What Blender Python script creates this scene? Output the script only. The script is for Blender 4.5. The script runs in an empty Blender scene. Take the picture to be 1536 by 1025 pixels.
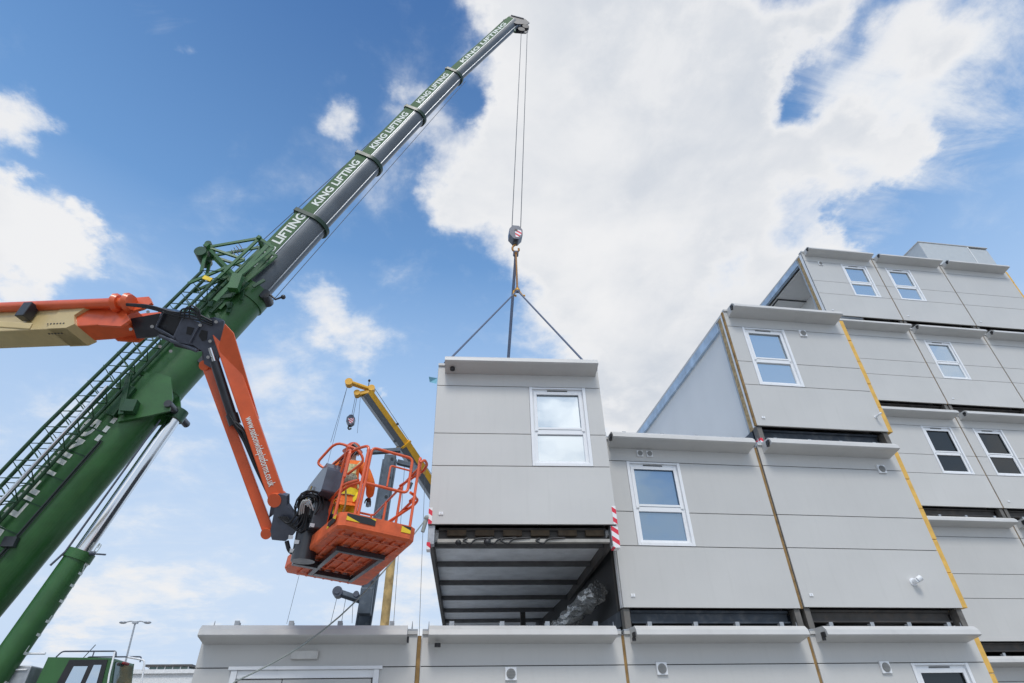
import bpy, math, random
from mathutils import Vector as V, Matrix, Quaternion
random.seed(7)
scene = bpy.context.scene
COL = scene.collection
R = math.radians

# ------------------------------------------------------------------ camera
CAM = V((3.07621, -9.54953, 1.60784))
RT = V((0.98985036, -0.14063796, -0.02042634))
UP = V((-0.06497769, -0.57571233, 0.81506638))
FW = V((0.12638897, 0.80546649, 0.57900739))
FPX = 845.8325
cd = bpy.data.cameras.new('camera'); cam = bpy.data.objects.new('camera', cd); COL.objects.link(cam)
cd.sensor_width = 36; cd.lens = FPX / 1536 * 36; cd.clip_start = 0.1; cd.clip_end = 5000
m = Matrix((RT, UP, -FW)).transposed().to_4x4(); m.translation = CAM; cam.matrix_world = m
scene.camera = cam

def ray(x, y): return FW + RT * ((x - 768) / FPX) - UP * ((y - 512.5) / FPX)
def at(x, y, d): return CAM + ray(x, y) * d             # point at depth d
def aty(x, y, Y):                                        # point on the plane y = Y
    v = ray(x, y); return CAM + v * ((Y - CAM.y) / v.y)
def atz(x, y, Z):
    v = ray(x, y); return CAM + v * ((Z - CAM.z) / v.z)

# ------------------------------------------------------------------ materials
def nd(nt, t, **k):
    n = nt.nodes.new(t)
    for a, b in k.items(): setattr(n, a, b)
    return n
MATS = {}
def mat(name, col, rough=.5, metal=0., var=.12, scale=6., bump=.0, bscale=60., streak=0., spec=.5, coat=0., dirt=0., dirtcol=(.12,.10,.08), rv=.1, rnd=0.):
    if name in MATS: return MATS[name]
    m = bpy.data.materials.new(name); m.use_nodes = True; nt = m.node_tree; L = nt.links
    b = nt.nodes['Principled BSDF']
    tc = nd(nt, 'ShaderNodeTexCoord')
    n1 = nd(nt, 'ShaderNodeTexNoise'); n1.inputs['Scale'].default_value = scale; n1.inputs['Detail'].default_value = 6
    L.new(tc.outputs['Object'], n1.inputs['Vector'])
    mr = nd(nt, 'ShaderNodeMapRange'); mr.inputs['From Min'].default_value = .3; mr.inputs['From Max'].default_value = .7
    mr.inputs['To Min'].default_value = 1 - var; mr.inputs['To Max'].default_value = 1 + var
    L.new(n1.outputs['Fac'], mr.inputs['Value'])
    mx = nd(nt, 'ShaderNodeVectorMath', operation='SCALE'); mx.inputs[0].default_value = col
    L.new(mr.outputs[0], mx.inputs['Scale'])
    out = mx.outputs[0]
    if rnd:
        oi = nd(nt, 'ShaderNodeObjectInfo'); r1 = nd(nt, 'ShaderNodeMapRange'); r1.inputs['To Min'].default_value = 1 - rnd; r1.inputs['To Max'].default_value = 1 + rnd
        L.new(oi.outputs['Random'], r1.inputs['Value']); rs = nd(nt, 'ShaderNodeVectorMath', operation='SCALE'); L.new(out, rs.inputs[0]); L.new(r1.outputs[0], rs.inputs['Scale']); out = rs.outputs[0]
    if streak or dirt:
        mp = nd(nt, 'ShaderNodeMapping'); mp.inputs['Scale'].default_value = (9, 9, .7) if streak else (3, 3, 3)
        L.new(tc.outputs['Object'], mp.inputs['Vector'])
        n2 = nd(nt, 'ShaderNodeTexNoise'); n2.inputs['Scale'].default_value = 1.3; n2.inputs['Detail'].default_value = 7; n2.inputs['Roughness'].default_value = .65
        L.new(mp.outputs[0], n2.inputs['Vector'])
        m2 = nd(nt, 'ShaderNodeMapRange'); m2.inputs['From Min'].default_value = .52; m2.inputs['From Max'].default_value = .78
        m2.inputs['To Max'].default_value = streak or dirt
        L.new(n2.outputs['Fac'], m2.inputs['Value'])
        mix = nd(nt, 'ShaderNodeMix', data_type='RGBA'); mix.inputs['B'].default_value = (*dirtcol, 1)
        L.new(m2.outputs[0], mix.inputs['Factor']); L.new(out, mix.inputs['A']); out = mix.outputs['Result']
    L.new(out, b.inputs['Base Color'])
    mr2 = nd(nt, 'ShaderNodeMapRange'); mr2.inputs['To Min'].default_value = max(.02, rough - rv); mr2.inputs['To Max'].default_value = min(1, rough + rv)
    L.new(n1.outputs['Fac'], mr2.inputs['Value']); L.new(mr2.outputs[0], b.inputs['Roughness'])
    b.inputs['Metallic'].default_value = metal
    b.inputs['Specular IOR Level'].default_value = spec
    if coat: b.inputs['Coat Weight'].default_value = coat; b.inputs['Coat Roughness'].default_value = .12
    if bump:
        n3 = nd(nt, 'ShaderNodeTexNoise'); n3.inputs['Scale'].default_value = bscale; n3.inputs['Detail'].default_value = 4
        L.new(tc.outputs['Object'], n3.inputs['Vector'])
        bp = nd(nt, 'ShaderNodeBump'); bp.inputs['Strength'].default_value = bump; bp.inputs['Distance'].default_value = .01
        L.new(n3.outputs['Fac'], bp.inputs['Height']); L.new(bp.outputs[0], b.inputs['Normal'])
    MATS[name] = m; return m

PANEL = mat('panel_paint', (.605, .595, .568), .36, var=.035, scale=.9, streak=.16, dirtcol=(.45, .44, .41), bump=.5, bscale=1.1, rnd=.035)
PANEL2 = mat('gutter_paint', (.58, .572, .55), .4, var=.05, scale=2, dirt=.22, dirtcol=(.35, .34, .32))
SIDEW = mat('side_panel', (.76, .765, .76), .5, var=.03, scale=1)
SEAM = mat('seam_dark', (.10, .10, .10), .7)
UPVC = mat('white_upvc', (.86, .87, .88), .3, var=.02)
STEELG = mat('galvanised_steel', (.42, .44, .46), .45, .6, var=.15, scale=12, dirt=.3, dirtcol=(.22, .2, .18))
STEELB = mat('blue_primer_steel', (.05, .065, .085), .5, .1, var=.3, scale=4, dirt=.35, dirtcol=(.35, .33, .3))
STEELBL = mat('pale_blue_film', (.42, .54, .68), .4, .1, var=.25, scale=3, dirt=.35, dirtcol=(.5, .54, .58))
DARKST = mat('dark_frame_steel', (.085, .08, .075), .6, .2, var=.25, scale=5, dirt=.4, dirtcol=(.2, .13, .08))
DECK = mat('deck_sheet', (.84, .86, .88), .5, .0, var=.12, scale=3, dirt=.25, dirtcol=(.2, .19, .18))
TIMBER = mat('packing_timber', (.085, .06, .035), .8, var=.3, scale=10, dirt=.4)
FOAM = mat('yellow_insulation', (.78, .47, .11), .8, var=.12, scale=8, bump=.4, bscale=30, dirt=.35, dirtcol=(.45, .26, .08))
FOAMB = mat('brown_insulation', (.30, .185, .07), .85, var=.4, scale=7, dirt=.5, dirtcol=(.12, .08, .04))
OSB = mat('chipboard', (.46, .33, .17), .85, var=.4, scale=14, dirt=.3)
FOIL = mat('foil_wrap', (.55, .55, .54), .25, .9, var=.3, scale=20, bump=1., bscale=22)
BLACK = mat('black_rubber', (.018, .018, .02), .45, var=.2)
BLACKM = mat('black_painted_steel', (.028, .03, .036), .35, .1, var=.2, scale=8, coat=.3)
NAVY = mat('dark_slate_steel', (.085, .095, .125), .38, .2, var=.2, scale=8, coat=.3, dirt=.2)
GREEN = mat('crane_green', (.030, .120, .028), .42, var=.15, scale=3, coat=.2, dirt=.25, dirtcol=(.03, .06, .03))
GREEND = mat('crane_green_dark', (.013, .062, .02), .4, var=.2, scale=5, coat=.2, dirt=.3, dirtcol=(.02, .03, .02))
GREENS = mat('stripe_green', (.085, .155, .075), .65, var=.1, scale=3, spec=.2)
BOOMG = mat('boom_grey', (.10, .115, .13), .38, .2, var=.15, scale=1.5, coat=.15)
WHITEP = mat('white_lettering', (.80, .82, .76), .7, var=.08, scale=9)
CHROME = mat('chrome_rod', (.78, .79, .80), .14, 1., var=.01, scale=1, rv=.01)
ORANGE = mat('lift_orange', (.76, .12, .032), .4, var=.1, scale=5, coat=.35, dirt=.25, dirtcol=(.35, .06, .02))
ORANGED = mat('lift_orange_worn', (.73, .125, .034), .5, var=.22, scale=7, dirt=.5, dirtcol=(.30, .06, .025))
CREAM = mat('boom_cream', (.60, .455, .21), .42, var=.08, scale=4, coat=.3, dirt=.3, dirtcol=(.35, .27, .14))
YELLOW = mat('crane_yellow', (.78, .40, .02), .4, var=.12, scale=3, coat=.3)
PLAINY = mat('warning_yellow', (.85, .60, .03), .5, var=.1)
ROPE = mat('steel_rope', (.10, .105, .115), .5, .5, var=.2, scale=30)
SLING = mat('blue_grey_sling', (.12, .15, .22), .8, var=.2, scale=30)
RUST = mat('worn_brass_steel', (.34, .17, .05), .5, .6, var=.3, scale=20)
RIG = mat('rig_slate', (.075, .095, .12), .5, .3, var=.3, scale=2, dirt=.4, dirtcol=(.25, .27, .28))
POLE = mat('weathered_auger_pipe', (.55, .38, .16), .7, .2, var=.35, scale=2, dirt=.8, dirtcol=(.2, .11, .05))
TAGR = mat('tag_line', (.30, .33, .31), .8)

def glass(name, col, metal, rough=.03):
    m = bpy.data.materials.new(name); m.use_nodes = True; nt = m.node_tree
    b = nt.nodes['Principled BSDF']; b.inputs['Base Color'].default_value = (*col, 1); b.inputs['Metallic'].default_value = metal
    b.inputs['Roughness'].default_value = rough; b.inputs['IOR'].default_value = 1.6
    tc = nd(nt, 'ShaderNodeTexCoord'); n = nd(nt, 'ShaderNodeTexNoise'); n.inputs['Scale'].default_value = 1.6
    bp = nd(nt, 'ShaderNodeBump'); bp.inputs['Strength'].default_value = .12; bp.inputs['Distance'].default_value = .02
    nt.links.new(tc.outputs['Object'], n.inputs['Vector']); nt.links.new(n.outputs['Fac'], bp.inputs['Height']); nt.links.new(bp.outputs[0], b.inputs['Normal'])
    MATS[name] = m; return m
BLOCK = mat('corner_casting', (.17, .16, .145), .6, .3, var=.25, scale=8, dirt=.5, dirtcol=(.12, .08, .05))
JOIST = mat('joist_steel', (.13, .13, .13), .5, .2, var=.2, scale=5)
FOAMD = mat('dark_seal', (.05, .045, .04), .8)
SIDEDARK = mat('dark_side_wall', (.06, .062, .065), .7, var=.15, scale=1)  # side wall in a much darker grey than side_panel
INTW = mat('white_lining', (.85, .85, .83), .6, var=.02)
COLLAR = mat('collar_dark_green', (.010, .038, .018), .4, var=.2)
GL_SKY = glass('glass_sky_reflect_pale', (.60, .66, .70), .85)  # bright sky reflection put into the pane colour
GL_MID = glass('glass_sky_reflect_blue', (.26, .37, .50), .75)  # same glass, dimmer bluish reflection put into the colour
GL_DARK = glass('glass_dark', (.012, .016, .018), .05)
GL_CAB = glass('glass_cab', (.10, .15, .14), .35)

def striped(name, c1, c2, freq, ang, axis=(0, 2), rough=.5):
    m = bpy.data.materials.new(name); m.use_nodes = True; nt = m.node_tree; L = nt.links
    b = nt.nodes['Principled BSDF']; b.inputs['Roughness'].default_value = rough
    tc = nd(nt, 'ShaderNodeTexCoord'); sp = nd(nt, 'ShaderNodeSeparateXYZ'); L.new(tc.outputs['Object'], sp.inputs[0])
    a = nd(nt, 'ShaderNodeMath', operation='MULTIPLY'); a.inputs[1].default_value = math.sin(ang) * freq; L.new(sp.outputs[axis[0]], a.inputs[0])
    c = nd(nt, 'ShaderNodeMath', operation='MULTIPLY_ADD'); c.inputs[1].default_value = math.cos(ang) * freq
    L.new(sp.outputs[axis[1]], c.inputs[0]); L.new(a.outputs[0], c.inputs[2])
    f = nd(nt, 'ShaderNodeMath', operation='FRACT'); L.new(c.outputs[0], f.inputs[0])
    g = nd(nt, 'ShaderNodeMath', operation='GREATER_THAN'); g.inputs[1].default_value = .5; L.new(f.outputs[0], g.inputs[0])
    mx = nd(nt, 'ShaderNodeMix', data_type='RGBA'); mx.inputs['A'].default_value = (*c1, 1); mx.inputs['B'].default_value = (*c2, 1)
    L.new(g.outputs[0], mx.inputs['Factor']); L.new(mx.outputs['Result'], b.inputs['Base Color'])
    MATS[name] = m; return m
REDW = striped('red_white_tape', (.75, .03, .06), (.85, .85, .85), 7.5, R(35), (0, 2))
YBK = striped('yellow_black_tape', (.85, .58, .02), (.02, .02, .02), 6, R(45), (0, 2))

# ------------------------------------------------------------------ mesh builder
WM = {}
class MB:
    def __init__(s): s.v = []; s.f = []; s.s = []
    def add(s, vs, fs, sm=False):
        n = len(s.v); s.v += [V(p) for p in vs]; s.f += [tuple(i + n for i in f) for f in fs]; s.s += [sm] * len(fs); return s
    def box(s, x0, x1, y0, y1, z0, z1, M=None):
        vs = [V((x, y, z)) for z in (z0, z1) for x, y in ((x0, y0), (x1, y0), (x1, y1), (x0, y1))]
        if M: vs = [M @ p for p in vs]
        return s.add(vs, [(0, 3, 2, 1), (4, 5, 6, 7), (0, 1, 5, 4), (1, 2, 6, 5), (2, 3, 7, 6), (3, 0, 4, 7)])
    def beam(s, p, q, w, h, up=(0, 0, 1), w2=None, h2=None):
        p = V(p); q = V(q); a = (q - p).normalized(); up = V(up); sd = a.cross(up)
        if sd.length < 1e-4: sd = a.cross(V((1, 0, 0)))
        sd.normalize(); u = sd.cross(a)
        w2 = w if w2 is None else w2; h2 = h if h2 is None else h2
        vs = []
        for c, ww, hh in ((p, w, h), (q, w2, h2)):
            for i, j in ((-1, -1), (1, -1), (1, 1), (-1, 1)): vs.append(c + sd * (i * ww / 2) + u * (j * hh / 2))
        return s.add(vs, [(3, 2, 1, 0), (4, 5, 6, 7), (0, 1, 5, 4), (1, 2, 6, 5), (2, 3, 7, 6), (3, 0, 4, 7)])
    def tube(s, p, q, r, r2=None, n=12, cap=True):
        p = V(p); q = V(q); r2 = r if r2 is None else r2; a = (q - p).normalized()
        x = a.orthogonal().normalized(); y = a.cross(x)
        vs = [c + (x * math.cos(t) + y * math.sin(t)) * rr for c, rr in ((p, r), (q, r2)) for t in [2 * math.pi * k / n for k in range(n)]]
        s.add(vs, [(k, (k + 1) % n, n + (k + 1) % n, n + k) for k in range(n)], True)
        if cap: 
            s.add(vs[:n], [tuple(reversed(range(n)))]); s.add(vs[n:], [tuple(range(n))])
        return s
    def path(s, pts, r, n=8, fil=0., closed=False):
        pts = [V(p) for p in pts]
        if fil:
            out = [] if closed else [pts[0]]
            N = len(pts)
            for i in (range(N) if closed else range(1, N - 1)):
                a, b, c = pts[i - 1], pts[i], pts[(i + 1) % N]
                d1 = (a - b); d2 = (c - b); f = min(fil, d1.length * .45, d2.length * .45)
                p0 = b + d1.normalized() * f; p2 = b + d2.normalized() * f
                for t in (0, .25, .5, .75, 1): out.append(p0 * (1 - t) ** 2 + b * (2 * t * (1 - t)) + p2 * t * t)
            if not closed: out.append(pts[-1])
            pts = out
        N = len(pts); rings = []; x = None
        for i in range(N):
            if closed: t = pts[(i + 1) % N] - pts[i - 1]
            else: t = pts[min(i + 1, N - 1)] - pts[max(i - 1, 0)]
            t.normalize()
            x = t.orthogonal().normalized() if x is None else (x - t * x.dot(t)).normalized()
            y = t.cross(x)
            rings.append([pts[i] + (x * math.cos(k * 2 * math.pi / n) + y * math.sin(k * 2 * math.pi / n)) * r for k in range(n)])
        vs = [p for rg in rings for p in rg]; fs = []
        for i in range(N if closed else N - 1):
            j = (i + 1) % N
            for k in range(n): fs.append((i * n + k, i * n + (k + 1) % n, j * n + (k + 1) % n, j * n + k))
        s.add(vs, fs, True)
        if not closed: s.add(rings[0], [tuple(reversed(range(n)))]); s.add(rings[-1], [tuple(range(n))])
        return s
    def loft(s, rings, sm=False, cap=True):
        n = len(rings[0]); vs = [p for r in rings for p in r]
        fs = [(i * n + k, i * n + (k + 1) % n, (i + 1) * n + (k + 1) % n, (i + 1) * n + k) for i in range(len(rings) - 1) for k in range(n)]
        s.add(vs, fs, sm)
        if cap: s.add(rings[0], [tuple(reversed(range(n)))]); s.add(rings[-1], [tuple(range(n))])
        return s
    def prism(s, poly, o, ax, ay, t):                    # 2-D outline extruded by vector t
        o = V(o); ax = V(ax); ay = V(ay); t = V(t)
        a = [o + ax * x + ay * y for x, y in poly]; return s.loft([a, [p + t for p in a]])
    def ball(s, c, r, n=12, sc=(1, 1, 1)):
        c = V(c); rings = []
        for i in range(1, n // 2):
            ph = math.pi * i / (n // 2)
            rings.append([c + V((r * sc[0] * math.sin(ph) * math.cos(2 * math.pi * k / n), r * sc[1] * math.sin(ph) * math.sin(2 * math.pi * k / n), -r * sc[2] * math.cos(ph))) for k in range(n)])
        vs = [p for q in rings for p in q]; N = len(vs); vs += [c - V((0, 0, r * sc[2])), c + V((0, 0, r * sc[2]))]
        fs = [(i * n + k, i * n + (k + 1) % n, (i + 1) * n + (k + 1) % n, (i + 1) * n + k) for i in range(len(rings) - 1) for k in range(n)]
        fs += [(N, (k + 1) % n, k) for k in range(n)] + [(N + 1, (len(rings) - 1) * n + k, (len(rings) - 1) * n + (k + 1) % n) for k in range(n)]
        return s.add(vs, fs, True)
    def build(s, name, material, parent=None, world=True, bevel=0., kind=None, label=None):
        W = WM.get(parent.name) if parent else None
        vs = s.v
        if world and W: Wi = W.inverted(); vs = [Wi @ p for p in vs]
        me = bpy.data.meshes.new(name); me.from_pydata([tuple(p) for p in vs], [], s.f)
        me.polygons.foreach_set('use_smooth', s.s); me.materials.append(material)
        me.validate(); me.update()
        o = bpy.data.objects.new(name, me); COL.objects.link(o); o.parent = parent
        WM[o.name] = W.copy() if W else Matrix()
        if bevel:
            b = o.modifiers.new('bevel', 'BEVEL'); b.width = bevel; b.segments = 2; b.limit_method = 'ANGLE'; b.angle_limit = R(40)
        if kind: o['kind'] = kind
        if label: o['label'] = label
        return o
def thing(name, label, cat, loc=(0, 0, 0), rot=(0, 0, 0), group=None):
    o = bpy.data.objects.new(name, None); COL.objects.link(o); o.empty_display_size = .3
    o.location = loc; o.rotation_euler = rot
    o['label'] = label; o['category'] = cat
    if group: o['group'] = group
    from mathutils import Euler
    WM[o.name] = Matrix.Translation(V(loc)) @ Euler(rot).to_matrix().to_4x4(); return o
def tag(o, label, cat, group=None):
    o['label'] = label; o['category'] = cat
    if group: o['group'] = group
    return o
def text(s, o, ax, ay, size, ext, width=None, bold=.02, spacing=1.):
    """lettering as mesh data: o origin (left base), ax reading direction, ay up"""
    cu = bpy.data.curves.new('t', 'FONT'); cu.body = s; cu.size = 1; cu.extrude = .01; cu.offset = bold; cu.resolution_u = 3; cu.space_character = spacing
    ob = bpy.data.objects.new('t', cu); COL.objects.link(ob); bpy.context.view_layer.update()
    me = bpy.data.meshes.new_from_object(ob.evaluated_get(bpy.context.evaluated_depsgraph_get()))
    xs = [v.co.x for v in me.vertices]; x0, x1 = min(xs), max(xs)
    sx = (width / (x1 - x0)) if width else size
    ax = V(ax).normalized(); ay = V(ay).normalized(); az = ax.cross(ay)
    mb = MB(); mb.add([V(o) + ax * ((v.co.x - x0) * sx) + ay * (v.co.y * size) + az * (v.co.z * ext / .01) for v in me.vertices], [tuple(p.vertices) for p in me.polygons])
    bpy.data.objects.remove(ob); bpy.data.curves.remove(cu); bpy.data.meshes.remove(me); return mb

# ------------------------------------------------------------------ world
SUN_EL, SUN_AZ = R(52), R(190)          # azimuth clockwise from +y: behind the camera, slightly to its left
w = bpy.data.worlds.new('World'); scene.world = w; w.use_nodes = True
nt = w.node_tree; nt.nodes.clear(); L = nt.links
def N(t, **k): return nd(nt, t, **k)
def math_(op, a, b=None, c=None, clamp=False):
    n = N('ShaderNodeMath', operation=op); n.use_clamp = clamp
    for i, x in enumerate((a, b, c)):
        if x is None: continue
        if isinstance(x, (int, float)): n.inputs[i].default_value = x
        else: L.new(x, n.inputs[i])
    return n.outputs[0]
def mrange(v, a, b, c=0., d=1., sm=True):
    n = N('ShaderNodeMapRange'); n.interpolation_type = 'SMOOTHSTEP' if sm else 'LINEAR'
    L.new(v, n.inputs['Value'])
    for k, x in zip(('From Min', 'From Max', 'To Min', 'To Max'), (a, b, c, d)): n.inputs[k].default_value = x
    return n.outputs[0]
def mixc(f, a, b):
    n = N('ShaderNodeMix', data_type='RGBA')
    for k, x in (('Factor', f), ('A', a), ('B', b)):
        if isinstance(x, (int, float)): n.inputs[k].default_value = x
        elif isinstance(x, tuple): n.inputs[k].default_value = (*x, 1)
        else: L.new(x, n.inputs[k])
    return n.outputs['Result']
tc = N('ShaderNodeTexCoord'); D = tc.outputs['Generated']
sep = N('ShaderNodeSeparateXYZ'); L.new(D, sep.inputs[0])
sky = N('ShaderNodeTexSky', sky_type='NISHITA'); sky.sun_disc = False; sky.sun_elevation = SUN_EL; sky.sun_rotation = SUN_AZ
sky.air_density = 1.0; sky.dust_density = .6; sky.ozone_density = 2.0; sky.altitude = 50
skc = N('ShaderNodeVectorMath', operation='MULTIPLY'); L.new(sky.outputs[0], skc.inputs[0]); skc.inputs[1].default_value = (.072, .120, .165)
base = skc.outputs[0]
# cloud layer, laid out by direction in the sky
zc = math_('MAXIMUM', sep.outputs[2], .03); zz = math_('ADD', zc, .22)
px_ = math_('DIVIDE', sep.outputs[0], zz); py_ = math_('DIVIDE', sep.outputs[1], zz)
cmb = N('ShaderNodeCombineXYZ'); L.new(px_, cmb.inputs[0]); L.new(py_, cmb.inputs[1])
def noise(vec, scale, detail, rough, dist=0., off=(0, 0, 0)):
    mp = N('ShaderNodeMapping'); mp.inputs['Location'].default_value = off; L.new(vec, mp.inputs['Vector'])
    n = N('ShaderNodeTexNoise'); n.inputs['Scale'].default_value = scale; n.inputs['Detail'].default_value = detail
    n.inputs['Roughness'].default_value = rough; n.inputs['Distortion'].default_value = dist
    L.new(mp.outputs[0], n.inputs['Vector']); return n.outputs['Fac']
nz = noise(cmb.outputs[0], 3.2, 12, .60, .35, (3.1, 1.7, 0))
nb = noise(cmb.outputs[0], 1.3, 5, .5, .2, (7.1, 4.4, 0))
nfine = noise(cmb.outputs[0], 11., 9, .62, .3, (1.1, .4, 0))
# warp so that blob edges are ragged
nv = N('ShaderNodeTexNoise'); nv.inputs['Scale'].default_value = 5.5; nv.inputs['Detail'].default_value = 7; nv.inputs['Roughness'].default_value = .6; L.new(cmb.outputs[0], nv.inputs['Vector'])
wv = N('ShaderNodeVectorMath', operation='SUBTRACT'); L.new(nv.outputs['Color'], wv.inputs[0]); wv.inputs[1].default_value = (.5, .5, .5)
ws = N('ShaderNodeVectorMath', operation='SCALE'); L.new(wv.outputs[0], ws.inputs[0]); ws.inputs['Scale'].default_value = .20
wd = N('ShaderNodeVectorMath', operation='ADD'); L.new(D, wd.inputs[0]); L.new(ws.outputs[0], wd.inputs[1]); DW = wd.outputs[0]
BLOBS = [  # pixel centre, pixel radius, weight: the cloud's lobes (converted to sky directions)
 (800,-40,120,1),(830,60,110,1.),(840,170,120,1.),(900,60,170,1.),(1040,60,170,.9),(980,230,200,1.1),(880,300,150,1.),(1020,400,170,1.),(940,500,140,.9),
 (1070,560,110,.8),(1130,200,110,.7),(1140,330,100,.65),(1250,80,90,.55),(1340,150,80,.42),(1420,80,60,.3),(1330,240,50,.3),(1290,200,70,.55),(1200,60,100,.6),(720,270,90,.85),(690,300,55,.6),(1000,650,130,.8),(900,600,80,.6),(860,420,90,.85),(790,360,80,.6),
 (1370,60,80,.45),(1210,370,70,.5),(1170,480,90,.65),(1380,180,40,.35),(1460,25,60,.35),(1500,60,40,.25),(1240,400,60,.25),(1290,250,60,.5),(1220,290,110,.85),(1190,400,90,.75),(1150,540,80,.7),(1350,200,50,.35),(1430,110,50,.3),
 (630,205,45,.5),(640,140,35,.36),(600,135,22,.3),(560,200,0.1,0),
 (15,170,70,1.0),(10,265,36,.6),(60,360,85,.95),(0,330,80,.9),(0,400,70,.7),(120,340,40,.6),(128,412,26,.55),(50,440,28,.45),
 (515,192,34,.62),(490,475,38,.6),(540,520,45,.6),(445,450,34,.45),(592,594,14,.55),(275,78,24,.34),(210,2,50,.45),(280,8,34,.38),
 (420,560,120,.34),(240,650,130,.2),(300,850,170,.22),(120,930,150,.26),(240,880,50,.32),(90,700,120,.2),(560,400,60,.14),(590,960,150,.34),(650,880,70,.3),(130,910,50,.36)]
acc = None
for bx, by, br, bw in BLOBS:
    d0 = ray(bx, by).normalized(); rr = (ray(bx + br * .7, by + br * .7).normalized() - d0).length
    dn = N('ShaderNodeVectorMath', operation='DISTANCE'); L.new(DW, dn.inputs[0]); dn.inputs[1].default_value = d0
    v = mrange(dn.outputs['Value'], rr * 1.45, 0., 0., bw)
    acc = v if acc is None else math_('ADD', acc, v)
acc = math_('MINIMUM', acc, 1.15)
for bx, by, br, bw in [(1235, 95, 60, 1.1), (1195, 150, 50, .9), (1340, 110, 50, .8), (1420, 190, 70, .6), (1290, 20, 50, .6), (1330, 330, 90, .7), (1190, 330, 50, .45), (1110, 420, 50, .3), (1270, 230, 40, .4), (720, 170, 40, .5)]:   # gaps
    d0 = ray(bx, by).normalized(); rr = (ray(bx + br * .7, by + br * .7).normalized() - d0).length
    dn = N('ShaderNodeVectorMath', operation='DISTANCE'); L.new(DW, dn.inputs[0]); dn.inputs[1].default_value = d0
    acc = math_('SUBTRACT', acc, mrange(dn.outputs['Value'], rr * 1.45, 0., 0., bw))
# outside the photographed part of the sky: broken bright cloud
dt = N('ShaderNodeVectorMath', operation='DOT_PRODUCT'); L.new(D, dt.inputs[0]); dt.inputs[1].default_value = FW
outm = mrange(dt.outputs['Value'], .70, .45)
acc = math_('ADD', acc, math_('MULTIPLY', outm, mrange(nb, .40, .66, -.1, .9)))
fieldv = math_('ADD', acc, math_('MULTIPLY', math_('SUBTRACT', nz, .5), 1.9))
fieldv = math_('ADD', fieldv, math_('MULTIPLY', math_('SUBTRACT', nfine, .5), .7))
dens = mrange(fieldv, .22, .92)
thin = math_('MULTIPLY', mrange(fieldv, .04, .60), .32)
# shading of the cloud: bright billows, blue-grey thick parts
nsh = noise(cmb.outputs[0], 2.1, 7, .52, .3, (2.0, 9.0, 0))
shade = mrange(math_('ADD', nsh, math_('MULTIPLY', math_('SUBTRACT', nz, .5), .55)), .36, .66)
thick = mrange(fieldv, .65, 1.35)
cshade = math_('SUBTRACT', 1., math_('MULTIPLY', math_('SUBTRACT', 1., shade), thick))
ccol = mixc(cshade, (.62, .665, .735), (.87, .875, .89))
dsun = N('ShaderNodeVectorMath', operation='DOT_PRODUCT'); L.new(D, dsun.inputs[0])
sd = V((math.sin(SUN_AZ) * math.cos(SUN_EL), math.cos(SUN_AZ) * math.cos(SUN_EL), math.sin(SUN_EL))); dsun.inputs[1].default_value = sd
glow = mrange(dsun.outputs['Value'], .72, 1., 1., 2.2)
cs = N('ShaderNodeVectorMath', operation='SCALE'); L.new(ccol, cs.inputs[0]); L.new(glow, cs.inputs['Scale'])
b1 = mixc(mrange(sep.outputs[2], .96, .50, 0., .92, sm=False), base, (.24, .47, .83))
base2 = mixc(mrange(sep.outputs[2], .68, .22, 0., .92, sm=False), b1, (.62, .745, .92))
c1 = mixc(thin, base2, (.80, .86, .93))
# wind-drawn wisps: noise stretched along one direction
mpw = N('ShaderNodeMapping'); mpw.inputs['Rotation'].default_value = (0, 0, R(-32)); mpw.inputs['Scale'].default_value = (1.6, 5.2, 1); L.new(cmb.outputs[0], mpw.inputs['Vector'])
nw = N('ShaderNodeTexNoise'); nw.inputs['Scale'].default_value = 1.9; nw.inputs['Detail'].default_value = 12; nw.inputs['Roughness'].default_value = .66; nw.inputs['Distortion'].default_value = .8; L.new(mpw.outputs[0], nw.inputs['Vector'])
accw = None
for bx, by, br, bw in [(1350, 150, 210, .8), (1460, 70, 160, .85), (1240, 380, 110, .65), (1180, 500, 120, .6), (1430, 240, 110, .35), (1300, 290, 90, .5), (650, 170, 80, .5), (560, 400, 90, .18), (420, 600, 130, .42), (250, 760, 170, .34), (250, 900, 180, .45), (600, 900, 120, .4), (400, 760, 120, .25), (120, 640, 90, .22), (250, 40, 90, .35), (270, 85, 50, .35)]:
    d0 = ray(bx, by).normalized(); rr = (ray(bx + br * .7, by + br * .7).normalized() - d0).length
    dn = N('ShaderNodeVectorMath', operation='DISTANCE'); L.new(DW, dn.inputs[0]); dn.inputs[1].default_value = d0
    v = mrange(dn.outputs['Value'], rr * 1.5, 0., 0., bw); accw = v if accw is None else math_('MAXIMUM', accw, v)
wis = math_('MULTIPLY', mrange(math_('ADD', math_('MULTIPLY', nw.outputs['Fac'], 1.6), accw), 1.05, 1.75), math_('MINIMUM', math_('MULTIPLY', accw, 1.3), .9))
c1 = mixc(wis, c1, (.82, .85, .89))
c2 = mixc(dens, c1, cs.outputs[0])
bg = N('ShaderNodeBackground'); L.new(c2, bg.inputs[0]); bg.inputs[1].default_value = 1.0
wo = N('ShaderNodeOutputWorld'); L.new(bg.outputs[0], wo.inputs[0])
try: w.cycles.sampling_method = 'MANUAL'; w.cycles.sample_map_resolution = 1024
except Exception: pass
sl = bpy.data.lights.new('sun', 'SUN'); sl.energy = 1.6; sl.angle = R(14); sl.color = (1., .96, .9)
so = bpy.data.objects.new('sun', sl); COL.objects.link(so); so.rotation_euler = sd.to_track_quat('Z', 'Y').to_euler(); so.location = (0, -20, 40)
scene.view_settings.view_transform = 'Standard'; scene.view_settings.look = 'None'; scene.view_settings.exposure = 0; scene.view_settings.gamma = 1
scene.view_settings.use_curve_mapping = False
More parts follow.
